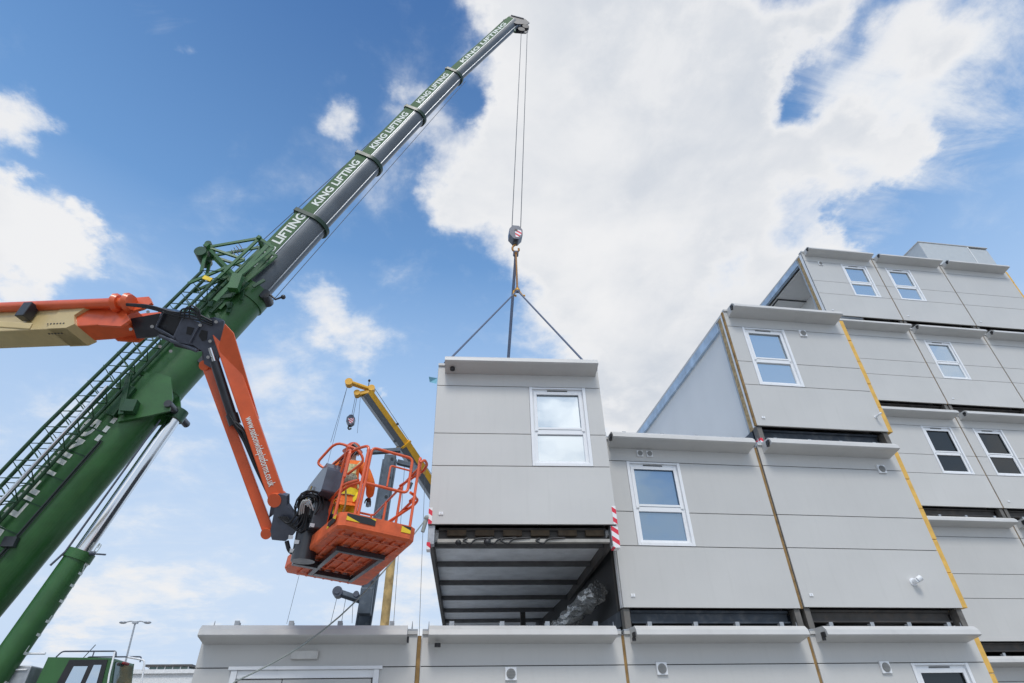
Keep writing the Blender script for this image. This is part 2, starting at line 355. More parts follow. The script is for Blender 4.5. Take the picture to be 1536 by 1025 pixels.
scene.cycles.use_denoising = True; scene.cycles.max_bounces = 6
# ------------------------------------------------------------------ ground
GZ = -.5
g = MB(); g.add([(-400, -60, GZ), (400, -60, GZ), (400, 600, GZ), (-400, 600, GZ)], [(0, 1, 2, 3)])
ASPH = mat('site_hardcore', (.20, .19, .175), .9, var=.3, scale=1.5, bump=.6, bscale=30, dirt=.5, dirtcol=(.11, .10, .09))
g.build('ground', ASPH, kind='structure')
pv = MB(); pv.add([(-30, -8, GZ + .004), (40, -8, GZ + .004), (40, 1, GZ + .004), (-30, 1, GZ + .004)], [(0, 1, 2, 3)])
pv.build('road', mat('concrete_hardstanding', (.30, .295, .28), .85, var=.15, scale=2, bump=.3, dirt=.4, dirtcol=(.16, .15, .14)), kind='structure')

# ------------------------------------------------------------------ cabins
S1, S2, S3, HT = 2.534, 1.574, .977, 2.97
def window(root, x, wide=1.045, z0=S3 + .006, z1=S2 and S1 - .006, gm=(GL_SKY, GL_SKY), ratio=.595, door=False):
    fr = MB(); t = .055; y0 = -.012
    # flange / reveal
    X0, X1 = x, x + wide
    fr.box(X0, X0 + t, y0, .09, z0, z1); fr.box(X1 - t, X1, y0, .09, z0, z1); fr.box(X0 + t, X1 - t, y0, .09, z0, z0 + t)
    fr.box(X0 + t, X1 - t, y0 + .01, .09, z1 - .03, z1)
    wn = fr.build('window', UPVC, root, world=False, bevel=.004)
    a0, a1, b0, b1 = X0 + t, X1 - t, z0 + t, z1 - .03
    sash = MB(); k = .062; yf0, yf1 = .035, .085
    zt = b0 + (b1 - b0) * (1 - ratio)
    sash.box(a0, a0 + k, yf0, yf1, b0, b1); sash.box(a1 - k, a1, yf0, yf1, b0, b1)
    sash.box(a0 + k, a1 - k, yf0, yf1, b0, b0 + k * .8); sash.box(a0 + k, a1 - k, yf0, yf1, b1 - k * 1.5, b1)
    sash.box(a0 + k, a1 - k, yf0 - .012, yf1, zt - .04, zt + .045)
    q = .045                                               # opening upper sash stands proud
    sash.box(a0 + .02, a0 + k + q * .4, yf0 - .022, yf0 - .001, zt + .02, b1 - .05); sash.box(a1 - k - q * .4, a1 - .02, yf0 - .022, yf0 - .001, zt + .02, b1 - .05)
    sash.box(a0 + k + q * .4, a1 - k - q * .4, yf0 - .022, yf0 - .001, zt + .05, zt + .09); sash.box(a0 + k + q * .4, a1 - k - q * .4, yf0 - .022, yf0 - .001, b1 - .11, b1 - .05)
    sash.build('sash_frame', UPVC, wn, world=False, bevel=.004)
    MB().box(a0 + k, a1 - k, .058, .066, zt + .045, b1 - k * 1.5).build('pane', gm[0], wn, world=False)
    MB().box(a0 + k, a1 - k, .062, .070, b0 + k * .8, zt - .04).build('pane', gm[1], wn, world=False)
    MB().box(x + wide * .32, x + wide * .68, yf0 - .012, yf0 - .0005, b1 - .036, b1 - .018).build('trickle_vent', SEAM, wn, world=False)
    bk = MB(); bk.box(a0, a1, .10, .13, b0, b1); bk.build('blind', mat('interior_blind', (.09, .09, .10), .8, var=.3, scale=3), wn, world=False)
def vent(root, x, z, s=.17):
    v = MB().box(x - s / 2, x + s / 2, -.035, .002, z - s / 2, z + s / 2).build('wall_vent', UPVC, root, world=False, bevel=.006)
    g = MB(); g.tube((x, -.042, z), (x, -.0355, z), s * .40, n=20)
    for i in range(-3, 4):
        hw = math.sqrt(max(0, (s * .38) ** 2 - (i * s * .11) ** 2)); g.box(x - hw, x + hw, -.052, -.0425, z + i * s * .11 - .004, z + i * s * .11 + .004)
    g.build('grille', mat('vent_grille', (.33, .33, .32), .6), v, world=False)
def pipe(root, x, z, r=.045, l=.13):
    p = MB(); p.tube((x, .0, z), (x, -l, z + .01), r, n=16).tube((x, 0, z), (x, -.018, z), r * 1.5, n=16).tube((x, -l + .01, z + .01), (x + r * 1.4, -l - .02, z + r), r * 1.08, n=16)
    p.build('waste_pipe', UPVC, root, world=False)
def cabin(name, label, loc, w=3.0, Lg=8.0, rot=0., win=None, vents=(), pipes=(), plates=((.18, .18),), beam='dark', ins=None, insl=False, lugs=True, gap=.35,
          open_left=False, tape='', side='plain', roof_only=False, end='left', door=None, drain=True, front=True, gx=(.09, .16), sw=.062, cat='modular cabin', group='stacked grey cabins'):
    T = thing(name, label, cat, loc, (0, 0, rot), group)
    H = HT
    def B(): return MB()
    # cladding boards with open joints
    c = B(); j = .006
    rows = [(0, S3), (S3, S2), (S2, S1), (S1, H - .02)]
    for i, (a, b) in enumerate(rows):
        a2 = a + (j if i else 0); b2 = b - (j if i < 3 else 0)
        op = None
        if win and i in (1, 2): op = (win[0] - .004, win[0] + 1.049)
        if door and i < 3: op = door
        if op: c.box(0, op[0], 0, .03, a2, b2); c.box(op[1], w, 0, .03, a2, b2)
        else: c.box(0, w, 0, .03, a2, b2)
    c.build('cladding', PANEL, T, world=False, bevel=.003)
    if win:
        c = B(); x0, x1 = win[0], win[0] + 1.045
        c.box(.01, x0, .032, .06, 0, H - .03); c.box(x1, w - .01, .032, .06, 0, H - .03); c.box(x0, x1, .032, .06, 0, S3 + .004); c.box(x0, x1, .032, .06, S1 - .004, H - .03)
        c.build('backing_board', SEAM, T, world=False)
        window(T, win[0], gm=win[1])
    elif door: B().box(.01, door[0], .032, .06, 0, H - .03).box(door[1], w - .01, .032, .06, 0, H - .03).box(door[0], door[1], .032, .06, S1, H - .03).build('backing_board', SEAM, T, world=False)
    else: B().box(.01, w - .01, .032, .06, 0, H - .03).build('backing_board', SEAM, T, world=False)
    # body
    rf = B(); rf.box(.0, w, .062, Lg, H - .06, H); 
    for k in range(1, 6): rf.box(.12, w - .12, Lg * k / 6 - .02, Lg * k / 6 + .02, H + .001, H + .03)
    rf.build('roof', PANEL2, T, world=False)
    B().box(.02, w - .02, Lg - .06, Lg, 0, H - .06).build('rear_wall', SIDEW, T, world=False)
    if not open_left: B().box(.07, .10, .40, Lg - .1, .0, H - .30).build('side_wall', SIDEDARK if side == 'dark' else SIDEW, T, world=False)
    B().box(w - .10, w - .07, .40, Lg - .1, .0, H - .30).build('side_wall', SIDEW, T, world=False)
    for s, X in ((1, .0), (-1, w)):
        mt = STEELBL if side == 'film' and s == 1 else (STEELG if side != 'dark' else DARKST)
        r = B(); a, b = sorted((X, X + s * .12)); r.box(a, b, .40, Lg - .062, H - .30, H - .062); r.build('top_rail', mt, T, world=False, bevel=.004)
        a, b = sorted((X, X + s * .14)); p = B(); p.box(a, b, Lg - .20, Lg - .062, 0, H - .302); p.build('corner_post', STEELG, T, world=False)
        a, b = sorted((X + s * .015, X + s * .10)); p = B(); p.box(a, b, .17, .33, 0, H - .062); p.build('edge_board', OSB if side == 'film' and s == 1 else FOAMD, T, world=False); B().box(a, b, .335, .395, 0, H - .062).build('corner_post', STEELG if side == 'film' else DARKST, T, world=False)
        a, b = sorted((X + s * .002, X + s * .03)); p = B(); p.box(a - (.008 if s == 1 else 0), b, .062, .165, 0.01, H - .062); p.build('edge_strip', UPVC if not rot else FOAMD, T, world=False)
    # floor frame
    if gap:
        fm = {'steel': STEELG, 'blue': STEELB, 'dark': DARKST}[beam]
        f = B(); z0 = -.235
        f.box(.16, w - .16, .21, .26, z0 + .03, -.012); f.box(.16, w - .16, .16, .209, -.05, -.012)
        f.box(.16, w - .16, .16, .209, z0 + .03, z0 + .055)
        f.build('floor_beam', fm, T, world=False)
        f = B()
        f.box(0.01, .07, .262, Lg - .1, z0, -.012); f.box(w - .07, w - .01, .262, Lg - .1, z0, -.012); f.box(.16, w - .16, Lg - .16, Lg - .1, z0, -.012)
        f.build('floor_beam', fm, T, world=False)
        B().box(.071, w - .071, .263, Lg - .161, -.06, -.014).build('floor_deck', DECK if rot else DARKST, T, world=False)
        for X in (.0, w - .15):
            for Y in (.04, Lg - .2): B().box(X + (.003 if X < 1 else .04), X + (.107 if X < 1 else .147), Y, Y + .16, -gap, -.006).build('corner_block', BLOCK if not rot else STEELG, T, world=False, bevel=.006)
        if rot:
            for k in range(6): B().box(.3 + k * (w - .8) / 5, .3 + k * (w - .8) / 5 + .30, .13, .18, -.14, -.052).build('packing_block', TIMBER, T, world=False)
    # gutter box
    x0, x1 = gx[0], w - gx[1]
    prof = [(.0, 2.79), (-.325, 2.848), (-.352, 2.866), (-.330, 2.94), (-.265, 3.0), (.0, 3.0)]
    gb = B(); gb.prism([(q_[0], q_[1] + (.035 if loc[2] == 0 else 0)) for q_ in prof], (x0, -.002, 0), (0, 1, 0), (0, 0, 1), (x1 - x0, 0, 0)); gt = gb.build('gutter', PANEL2, T, world=False, bevel=.004)
    B().box(0, x0, -.03, .06, H - .018, H + .03).box(x1, w, -.03, .06, H - .018, H + .03).box(x0, x1, .0, .06, 2.972, 3.002 + (.035 if loc[2] == 0 else 0)).build('roof_flashing', PANEL2, T, world=False)
    if drain == 'end':
        B().box(x0 - .03, x0 - .001, -.30, -.20, 2.87, 2.95).tube((x0 - .018, -.24, 2.875), (x0 - .018, -.24, 2.83), .03).build('end_bracket', BLACK, gt, world=False, bevel=.01)
    elif drain == 'right':
        B().box(x1 + .001, x1 + .03, -.24, -.13, 2.82, 2.90).build('end_bracket', BLACK, gt, world=False, bevel=.008)
    elif drain: B().tube((x0 + .14, -.17, 2.815), (x0 + .14, -.17, 2.765), .045, n=16).build('drain_outlet', BLACK, gt, world=False)
    if lugs:
        for k in (.14, .39, .62, .87):
            X = w * k; u = B(); u.box(X - .035, X + .035, -.04, -.03, 3.002, 3.13).box(X - .035, X + .035, -.03, .05, 3.002, 3.01).box(X - .035, X - .027, -.03, .04, 3.011, 3.11).box(X + .027, X + .035, -.03, .04, 3.011, 3.11)
            u.build('fixing_bracket', STEELG, T, world=False)
        for X in (.0, w - .18):
            B().box(X, X + .18, -.02, .16, H + .033, H + .055).tube((X + .09, .05, H + .055), (X + .09, .05, H + .17), .012, .004, n=8).build('corner_plate', STEELG, T, world=False)
    for x, z in vents: vent(T, x, z)
    for q_ in pipes: pipe(T, *q_)
    for x, z in plates: B().box(x - .035, x - .004, -.018, .001, z - .024, z + .024).box(x + .004, x + .035, -.018, .001, z - .024, z + .024).build('wall_clip', UPVC, T, world=False, bevel=.003)
    if ins:
        i = B(); n = 5
        for k in range(n):
            za, zb = H * k / n + .004, H * (k + 1) / n - .004; i.box(w + .002, w + .125, .02 + .006 * (k % 2), .36, za, zb)
        i.build('insulation_strip', FOAM, T, world=False, bevel=.008)
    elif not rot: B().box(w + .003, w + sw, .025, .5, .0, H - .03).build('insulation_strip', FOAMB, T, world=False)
    if insl: B().box(-.035, -.004, .01, .06, .0, H - .03).build('insulation_strip', FOAMB, T, world=False)
    if 'c' in tape: B().box(-.008, .05, .03, .2, -.38, -.27).build('hazard_tape', REDW, T, world=False)
    if 'l' in tape: B().box(-.006, .055, -.006, -.001, .0, .26).box(-.008, .05, .03, .2, -.38, -.27).build('hazard_tape', REDW, T, world=False)
    if 'r' in tape: B().box(w - .06, w + .006, -.006, -.001, .0, .30).box(w - .10, w + .008, .02, .19, -.36, -.02).build('hazard_tape', REDW, T, world=False)
    return T
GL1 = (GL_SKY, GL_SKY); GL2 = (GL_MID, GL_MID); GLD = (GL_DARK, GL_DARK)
LV = 3.385
# ground row
g1 = cabin('ground_cabin', 'ground level grey cabin at the left end with a wide door surround', (0, 0, 0), 3.03, drain='right', gx=(.03, .15), door=(.50, 2.52), plates=(), vents=(), side='film')
d = MB(); d.box(.50, .58, -.05, .09, 0, 2.50).box(2.44, 2.52, -.05, .09, 0, 2.50).box(.46, 2.56, -.07, .09, 2.502, 2.545).box(.58, 2.44, -.02, .09, 2.40, 2.50)
ds = d.build('door_surround', UPVC, g1, world=False, bevel=.005)
dl = MB(); dl.box(.60, 1.19, .0, .04, 0, 2.39).box(1.20, 2.42, .0, .04, 0, 2.39); dl.build('door', PANEL2, g1, world=False, bevel=.006)
MB().box(1.26, 1.64, -.075, -.001, 2.63, 2.74).build('bulkhead_light', mat('bulkhead_housing', (.62, .61, .58), .4), g1, world=False, bevel=.012)
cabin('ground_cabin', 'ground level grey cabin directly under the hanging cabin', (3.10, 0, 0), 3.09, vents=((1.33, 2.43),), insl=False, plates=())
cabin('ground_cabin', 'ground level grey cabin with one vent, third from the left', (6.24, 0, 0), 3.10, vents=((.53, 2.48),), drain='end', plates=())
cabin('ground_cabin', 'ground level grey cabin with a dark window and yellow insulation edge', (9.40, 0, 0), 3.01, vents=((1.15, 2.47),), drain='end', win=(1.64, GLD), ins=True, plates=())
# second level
cabin('upper_cabin', 'second level grey cabin with a window coloured as reflected sky beside the hanging cabin', (6.29, 0, 3.345), 3.09, win=(.40, GL2), vents=(), beam='blue', drain='end', lugs=True, plates=((.18, .18),), side='dark')
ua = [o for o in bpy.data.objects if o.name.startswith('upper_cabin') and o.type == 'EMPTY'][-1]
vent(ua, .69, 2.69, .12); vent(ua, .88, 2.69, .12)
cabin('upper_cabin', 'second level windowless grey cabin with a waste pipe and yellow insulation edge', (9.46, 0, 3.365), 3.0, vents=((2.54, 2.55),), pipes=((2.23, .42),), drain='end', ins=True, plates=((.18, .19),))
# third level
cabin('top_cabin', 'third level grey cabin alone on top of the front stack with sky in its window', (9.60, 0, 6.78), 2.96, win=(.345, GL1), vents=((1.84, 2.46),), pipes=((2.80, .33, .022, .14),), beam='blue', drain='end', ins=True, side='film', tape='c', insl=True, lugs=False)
# rear block
YB = 4.18
U = [16.40, 19.34, 22.27, 25.22, 28.15]
spec = {
 0: [dict(win=None), dict(win=None), dict(win=None), dict(win=None)],
 1: [dict(pipes=((2.1, .55, .025, .08), (2.45, .45, .025, .08))), dict(win=None), dict(win=None), dict(win=None)],
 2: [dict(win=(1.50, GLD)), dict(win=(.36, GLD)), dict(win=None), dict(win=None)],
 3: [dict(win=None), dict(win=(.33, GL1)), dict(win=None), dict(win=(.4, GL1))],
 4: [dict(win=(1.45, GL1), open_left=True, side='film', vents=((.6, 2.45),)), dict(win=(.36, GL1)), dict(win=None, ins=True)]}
nm = {0: 'at ground level', 1: 'on the second level', 2: 'on the third level', 3: 'on the fourth level', 4: 'on the top level'}
what = [['plain, nearest the front stack', 'second along, plain', 'third along, plain', 'fourth along, plain'],
        ['with two small pipes, nearest the front stack', 'second along, plain', 'third along, plain', 'fourth along, plain'],
        ['with a dark window, nearest the front stack', 'with a dark window, second along', 'third along, plain', 'fourth along, plain'],
        ['windowless, nearest the front stack', 'with one pale window, second along', 'windowless, third along', 'with a window, fourth along'],
        ['with an open left side and sky-coloured window', 'with a pale window, second along', 'windowless, at the right end of the row', '']]
for lv in range(5):
    for k, sp in enumerate(spec[lv]):
        x0 = U[k] if lv or True else 0; wd_ = U[k + 1] - x0 - .045
        if lv < 4 and k == 0: x0 = 15.7; wd_ = U[1] - x0 - .045
        sp = dict(sp)
        if lv < 4 and k == 0 and sp.get('win'): sp['win'] = (sp['win'][0] + .7, sp['win'][1])
        if lv < 4 and k == 0 and sp.get('pipes'): sp['pipes'] = tuple((q[0] + .55,) + q[1:] for q in sp['pipes'])
        cabin('rear_cabin', 'set-back block cabin %s, %s' % (nm[lv], what[lv][k]), (x0, YB, 3.385 * lv), wd_, sw=.042, drain='end', plates=((.25, .2),), beam='dark', group='cabins of the set-back block', **sp)
# interior of the open-sided top cabin
oc = [o for o in bpy.data.objects if o.type == 'EMPTY' and 'open left side' in o.get('label', '')][0]
MB().box(1.5, 1.54, .2, 7.8, 0.0, 2.66).build('partition', INTW, oc, world=False)
MB().box(.2, 1.49, .2, 7.8, 2.62, 2.66).build('ceiling_board', INTW, oc, world=False)
b = MB(); b.box(.22, 1.48, 2.3, 2.34, 2.57, 2.615).box(.22, .26, 2.35, 4.6, 2.57, 2.615).box(.8, 1.2, 3.4, 3.44, 2.57, 2.615).box(.8, .84, 2.9, 3.39, 2.57, 2.615).ball((.6, 4.9, 2.56), .06)
b.build('cable_tray', BLACKM, oc, world=False)
MB().box(.2, 1.5, 4.6, 4.66, 0, 2.6).build('partition', INTW, oc, world=False)
MB().box(.01, .13, 4.2, 4.33, 0, 2.66).build('corner_post', STEELBL, oc, world=False)
b = MB()
for k in range(7): b.path([(.15 + .05 * k, .5 + .12 * k, .1), (.3, .6 + .14 * k, .7 + .1 * k), (.5, .5 + .1 * k, .3)], .03, fil=.1)
b.build('cable_bundle', NAVY, oc, world=False)
# roof plant cabin
T = thing('roof_plant_room', 'plain pale grey plant room standing on the roof behind the top row', 'plant room', (24.85, 6.3, 16.5))
MB().box(0, 2.55, 0, 4, 0, 3.72).box(2.56, 3.62, 0.03, 4, 0, 3.66).build('wall', mat('plant_room_sheet', (.52, .55, .56), .5, var=.04), T, world=False, bevel=.01)
MB().box(-.03, 3.63, -.03, 4.03, 3.722, 3.76).build('roof', PANEL2, T, world=False)
MB().box(2.53, 2.58, -.02, -.001, 0, 3.71).build('joint_cover', SIDEW, T, world=False)

# ------------------------------------------------------------------ hanging cabin
SP = (3.079, -.573, 4.43); SR = -.0697
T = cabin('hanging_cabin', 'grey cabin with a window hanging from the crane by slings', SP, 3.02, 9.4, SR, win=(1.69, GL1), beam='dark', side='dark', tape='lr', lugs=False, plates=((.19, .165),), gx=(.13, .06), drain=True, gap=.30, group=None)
u = MB()
for yj in (.78, 2.0, 3.5, 5.0, 6.5, 8.0): u.box(.075, 2.945, yj, yj + .06, -.15, -.062)
u.build('floor_joist', JOIST, T, world=False)
u = MB()
for k in range(32): u.box(-.004, .008, .35 + k * .27, .45 + k * .27, -.17, -.09)
u.build('rail_slot', SEAM, T, world=False)
u = MB().box(.16, 2.86, -.02, .06, -.285, -.237); u.build('lower_rail', mat('zinc_rail', (.38, .36, .32), .5, .4, var=.2), T, world=False)
u = MB()
for x in (.62, 1.2, 1.75, .98): u.path([(x, -.03, -.23), (x - .08, -.05, -.27), (x + .05, -.05, -.33), (x + .12, -.04, -.24), (x + .4, -.03, -.22)], .013, fil=.05)
u.build('loose_strap', BLACK, T, world=False)
u = MB().ball((.48, 0, -.29), .05).ball((.93, -.02, -.29), .06); u.build('cable_gland', BLACK, T, world=False)
MB().add([(-.01, .05, 2.72), (-.17, .04, 2.74), (-.15, .10, 2.66), (-.02, .06, 2.60)], [(0, 1, 2, 3)]).build('blue_tape_tail', mat('light_blue_tape', (.25, .6, .75), .5), T, world=False)
# foil wrapped pipe and post in the dark recess between the hanging cabin and its neighbour
T = thing('foil_wrapped_duct', 'crumpled silver foil wrapped duct in the dark gap beside the hanging cabin', 'duct', (6.0, 1.2, 3.1))
rgs = []
a, b_ = V((5.50, 3.6, 3.15)), V((6.12, .75, 3.75)); ax = (b_ - a).normalized(); x_ = ax.orthogonal().normalized(); y_ = ax.cross(x_)
for i in range(26):
    c = a.lerp(b_, i / 25); rgs.append([c + (x_ * math.cos(t) + y_ * math.sin(t)) * (.17 + random.uniform(-.035, .035)) for t in [k * 2 * math.pi / 14 for k in range(14)]])
MB().loft(rgs).build('foil_wrap', FOIL, T)
T = tag(MB().box(5.60, 5.72, 6.2, 6.32, 3.03, 6.2).build('steel_post', DARKST), 'dark steel post behind the hanging cabin on the lower roof', 'post')
# ------------------------------------------------------------------ main mobile crane
def frame(a, ref=(0, -1, 0)):
    a = a.normalized(); n = V(ref); n = (n - a * n.dot(a)).normalized(); return a, n, n.cross(a)
def dY(x, y, Y): return (Y - CAM.y) / ray(x, y).y
A0 = at(0, 857, 11.8); TIP = at(770, 36, dY(770, 36, 3.1))
def on(x, y):                                             # depth of the straight boom line under this pixel
    best = None
    for i in range(0, 1201):
        X = A0.lerp(TIP, i / 1200 * 1.1 - .05); d = (X - CAM).dot(FW)
        e = (X - at(x, y, d)).length
        if best is None or e < best[0]: best = (e, d)
    return at(x, y, best[1])
BP = [A0, on(215, 608), on(378, 436), on(470, 337), on(555, 247), on(624, 175), on(682, 116), TIP]
adir = (BP[1] - BP[0]).normalized()
FOOT = A0 - adir * 3.6
crane = thing('mobile_crane', 'tall green telescopic crane reaching up to the top centre with the cabin slung from it', 'crane', (FOOT.x, FOOT.y, GZ))
def prof(c, n, v, h, w_, k=1.):
    pts = [(-.5, .5), (.5, .5), (.5, -.05)] + [(.5 * math.cos(t), -.05 - .45 * math.sin(t)) for t in [math.pi * i / 28 for i in range(1, 28)]] + [(-.5, -.05)]
    return [c + n * (x * w_ * k) + v * (y * h * k) for x, y in pts]
def section(p, q, h, w_, m, name='boom_section', parent=None, h2=None):
    a, n, v = frame(q - p); h2 = h2 or h
    return MB().loft([prof(p, n, v, h, w_), prof(q, n, v, h2, w_ * h2 / h)]).build(name, m, parent or crane, bevel=.02)
# base section
HB, WB = 1.20, 1.0
s0 = section(FOOT, BP[1], HB, WB, GREEN); s0b = section(BP[1] + (BP[2] - BP[1]).normalized() * .002, BP[2], HB, WB, GREEN)
HS = [.98, .86, .76, .67, .58]; 
for i in range(5):
    p, q = BP[2 + i], BP[3 + i]; h = HS[i]; w_ = h * .82
    a, n, v = frame(q - p); ext = .25 if i < 4 else 0
    s = section(p - a * .3, q, h, w_, BOOMG)
    o = n * (w_ / 2 + .004)
    st = MB(); st.beam(p + o + v * (h * .255) - a * .2, q + o + v * (h * .255) - a * .02, .008, h * .47, up=v)
    sp = st.build('side_stripe', GREENS, s)
    st = MB(); st.beam(p - n * (w_ / 2 + .004) + v * (h * .255), q - n * (w_ / 2 + .004) + v * (h * .255) - a * .02, .008, h * .47, up=v); st.build('side_stripe', GREENS, s)
    st = MB(); st.beam(p + n * (w_ / 2 + .0) + v * (-.015 * h) - a * .2, q + n * (w_ / 2) + v * (-.015 * h) - a * .02, .03, .025, up=v); st.build('highlight_line', STEELG, s)  # pale line imitating the highlight just below the stripe
    if i < 4:
        cl = MB().loft([prof(q - a * .10, n, v, h, w_, 1.15), prof(q + a * .04, n, v, h, w_, 1.15)]); c_ = cl.build('collar', COLLAR, s, bevel=.02)
        e = MB(); e.box(-.05, .05, -.08, .08, -.07, .07, Matrix.Translation(q + v * (.60 * h) + n * (.3 * w_))); e.build('rope_guide', BLACKM, s, bevel=.01)
    ln = (q - p).length; tw = ln * (.74 if i else .80); th = h * .30
    st0 = p + a * (ln * (.14 if i else .17)) + v * (h * .10) + n * (w_ / 2 + .012)
    text('KING LIFTING', st0, a, v, th * 1.35, .003, width=tw, bold=.03).build('lettering', WHITEP, s)
    MB().beam(p + n * .12 - v * (h * .5 - .01), q - v * (h * .5 - .01) + n * .12, .03, .02, up=v).build('wear_strip', STEELG, s)
# lettering on the base section
a, n, v = frame(BP[1] - BP[0])
text('KING LIFTING', BP[0] - a * .9 + v * .20 + n * (WB / 2 + .004), a, v, .44, .003, width=4.3, bold=.03).build('lettering', WHITEP, s0)
b = MB()
for k in range(5): b.beam(BP[1] - a * (1.25 - .24 * k) - v * .02 + n * (WB / 2 + .005), BP[1] - a * (1.10 - .24 * k) - v * .02 + n * (WB / 2 + .005), .008, .10, up=v)
b.build('warning_dash', WHITEP, s0)
# base head, collars and luffing bracket
a, n, v = frame(BP[2] - BP[1])
MB().loft([prof(BP[2] - a * .45, n, v, HB, WB, 1.07), prof(BP[2] + a * .02, n, v, HB, WB, 1.07)]).build('collar', GREEN, crane, bevel=.03)
MB().tube(BP[2] - v * .60 - a * .1 - n * .1, BP[2] - v * .60 - a * .1 + n * .35, .15, n=18).build('guide_sheave', BLACKM, crane, bevel=.01)
MB().path([BP[2] - v * .6 + n * .3, BP[2] - v * .95 + n * .3 - a * .1, BP[2] - v * 1.05 + n * .3 + a * .05], .03).ball(BP[2] - v * 1.08 + n * .3 + a * .07, .07).build('anemometer', BLACKM, crane)
a, n, v = frame(BP[1] - BP[0]); LB = BP[1] + a * .25
pl = [(-.95, -.15), (-.55, .10), (.25, .16), (.48, -.10), (.50, -.45), (.05, -.85), (-.25, -1.0), (-.5, -.72)]
for sgn in (1, -1):
    MB().prism(pl, LB + n * ((WB / 2 + .03) if sgn > 0 else .0) - n * .03, a, v, n * .06).build('luffing_bracket', GREEN, crane, bevel=.02)
MB().loft([prof(LB + a * .28, n, v, HB, WB, 1.06), prof(LB + a * .38, n, v, HB, WB, 1.06)]).build('collar', GREEN, crane, bevel=.02)
MB().tube(LB - v * .88 - a * .12 - n * .62, LB - v * .88 - a * .12 + n * .62, .09, n=16).build('pivot_pin', BLACKM, crane)
MB().tube(LB + a * 1.35 - v * .62 - n * .1, LB + a * 1.35 - v * .62 + n * .3, .14, n=18).build('guide_sheave', BLACKM, crane)
b = MB(); b.beam(LB + n * .62 - a * .9 + v * .05, LB + n * .62 - a * .1 + v * .12, .12, .2, up=v).beam(LB + n * .70 - a * .8 - v * .2, LB + n * .70 + a * .1 + v * .35, .08, .12, up=v).box(-.14, .14, -.1, .1, -.16, .16, Matrix.Translation(LB + n * .66 - a * .55 - v * .22))
b.build('hose_bracket', GREEND, crane, bevel=.01)
b = MB()
for k in range(9): b.beam(BP[1] - a * (6.0 - .62 * k) + n * (WB / 2 + .002) + v * .50, BP[1] - a * (5.98 - .62 * k) + n * (WB / 2 + .002) - v * .10, .012, .03, up=v)
b.build('weld_seam', GREEND, s0)
b = MB().path([BP[0] - a * 2 + n * (WB / 2 + .03) - v * .12, BP[1] - a * 1.2 + n * (WB / 2 + .03) - v * .12], .018, n=6).path([BP[0] - a * 2 + n * (WB / 2 + .03) - v * .17, BP[1] - a * 1.2 + n * (WB / 2 + .03) - v * .17], .012, n=6)
b.box(-.12, .12, -.06, .06, -.10, .10, Matrix.Translation(BP[0] + a * .55 + n * (WB / 2 + .06) - v * .12)).build('cable_run', BLACKM, s0)
# luffing cylinder
C1 = LB - v * .88 - a * .12; C2 = at(120, 832, 11.9); cd_ = (C2 - C1).normalized(); C3 = C2 + cd_ * 5.2
MB().tube(C1 + cd_ * .12, C2, .155, n=28).build('cylinder_rod', CHROME, crane)
MB().tube(C1 - cd_ * .12, C1 + cd_ * .16, .21, n=20).build('rod_eye', GREEND, crane)
cyl = MB().tube(C2, C3, .245, n=32).tube(C2 - cd_ * .06, C2 + cd_ * .12, .275, n=32).build('luffing_cylinder', GREEN, crane, bevel=.012)
b = MB().path([C1 + V((-.16, -.22, 0)) + cd_ * .3, C2 + V((-.18, -.22, 0)), C2 + V((-.26, -.25, 0)) + cd_ * .3], .022).tube(C2 + V((.2, -.1, 0)), C2 + V((.55, -.1, -.02)), .018, n=8).tube(C2 + V((.2, -.1, 0.0)), C2 + V((.33, -.1, .0)), .045, n=10)
b.build('hydraulic_pipe', NAVY, cyl)
nn = frame(-cd_)[1]; vv = frame(-cd_)[2]; q = (nn * .22 - vv * 1.0).normalized()
text('KING LIFTING', C2 + cd_ * 3.6 + q * .242, -cd_, cd_.cross(q) * -1, .15, .004, width=3.9, bold=.02, spacing=1.9).build('lettering', WHITEP, cyl)
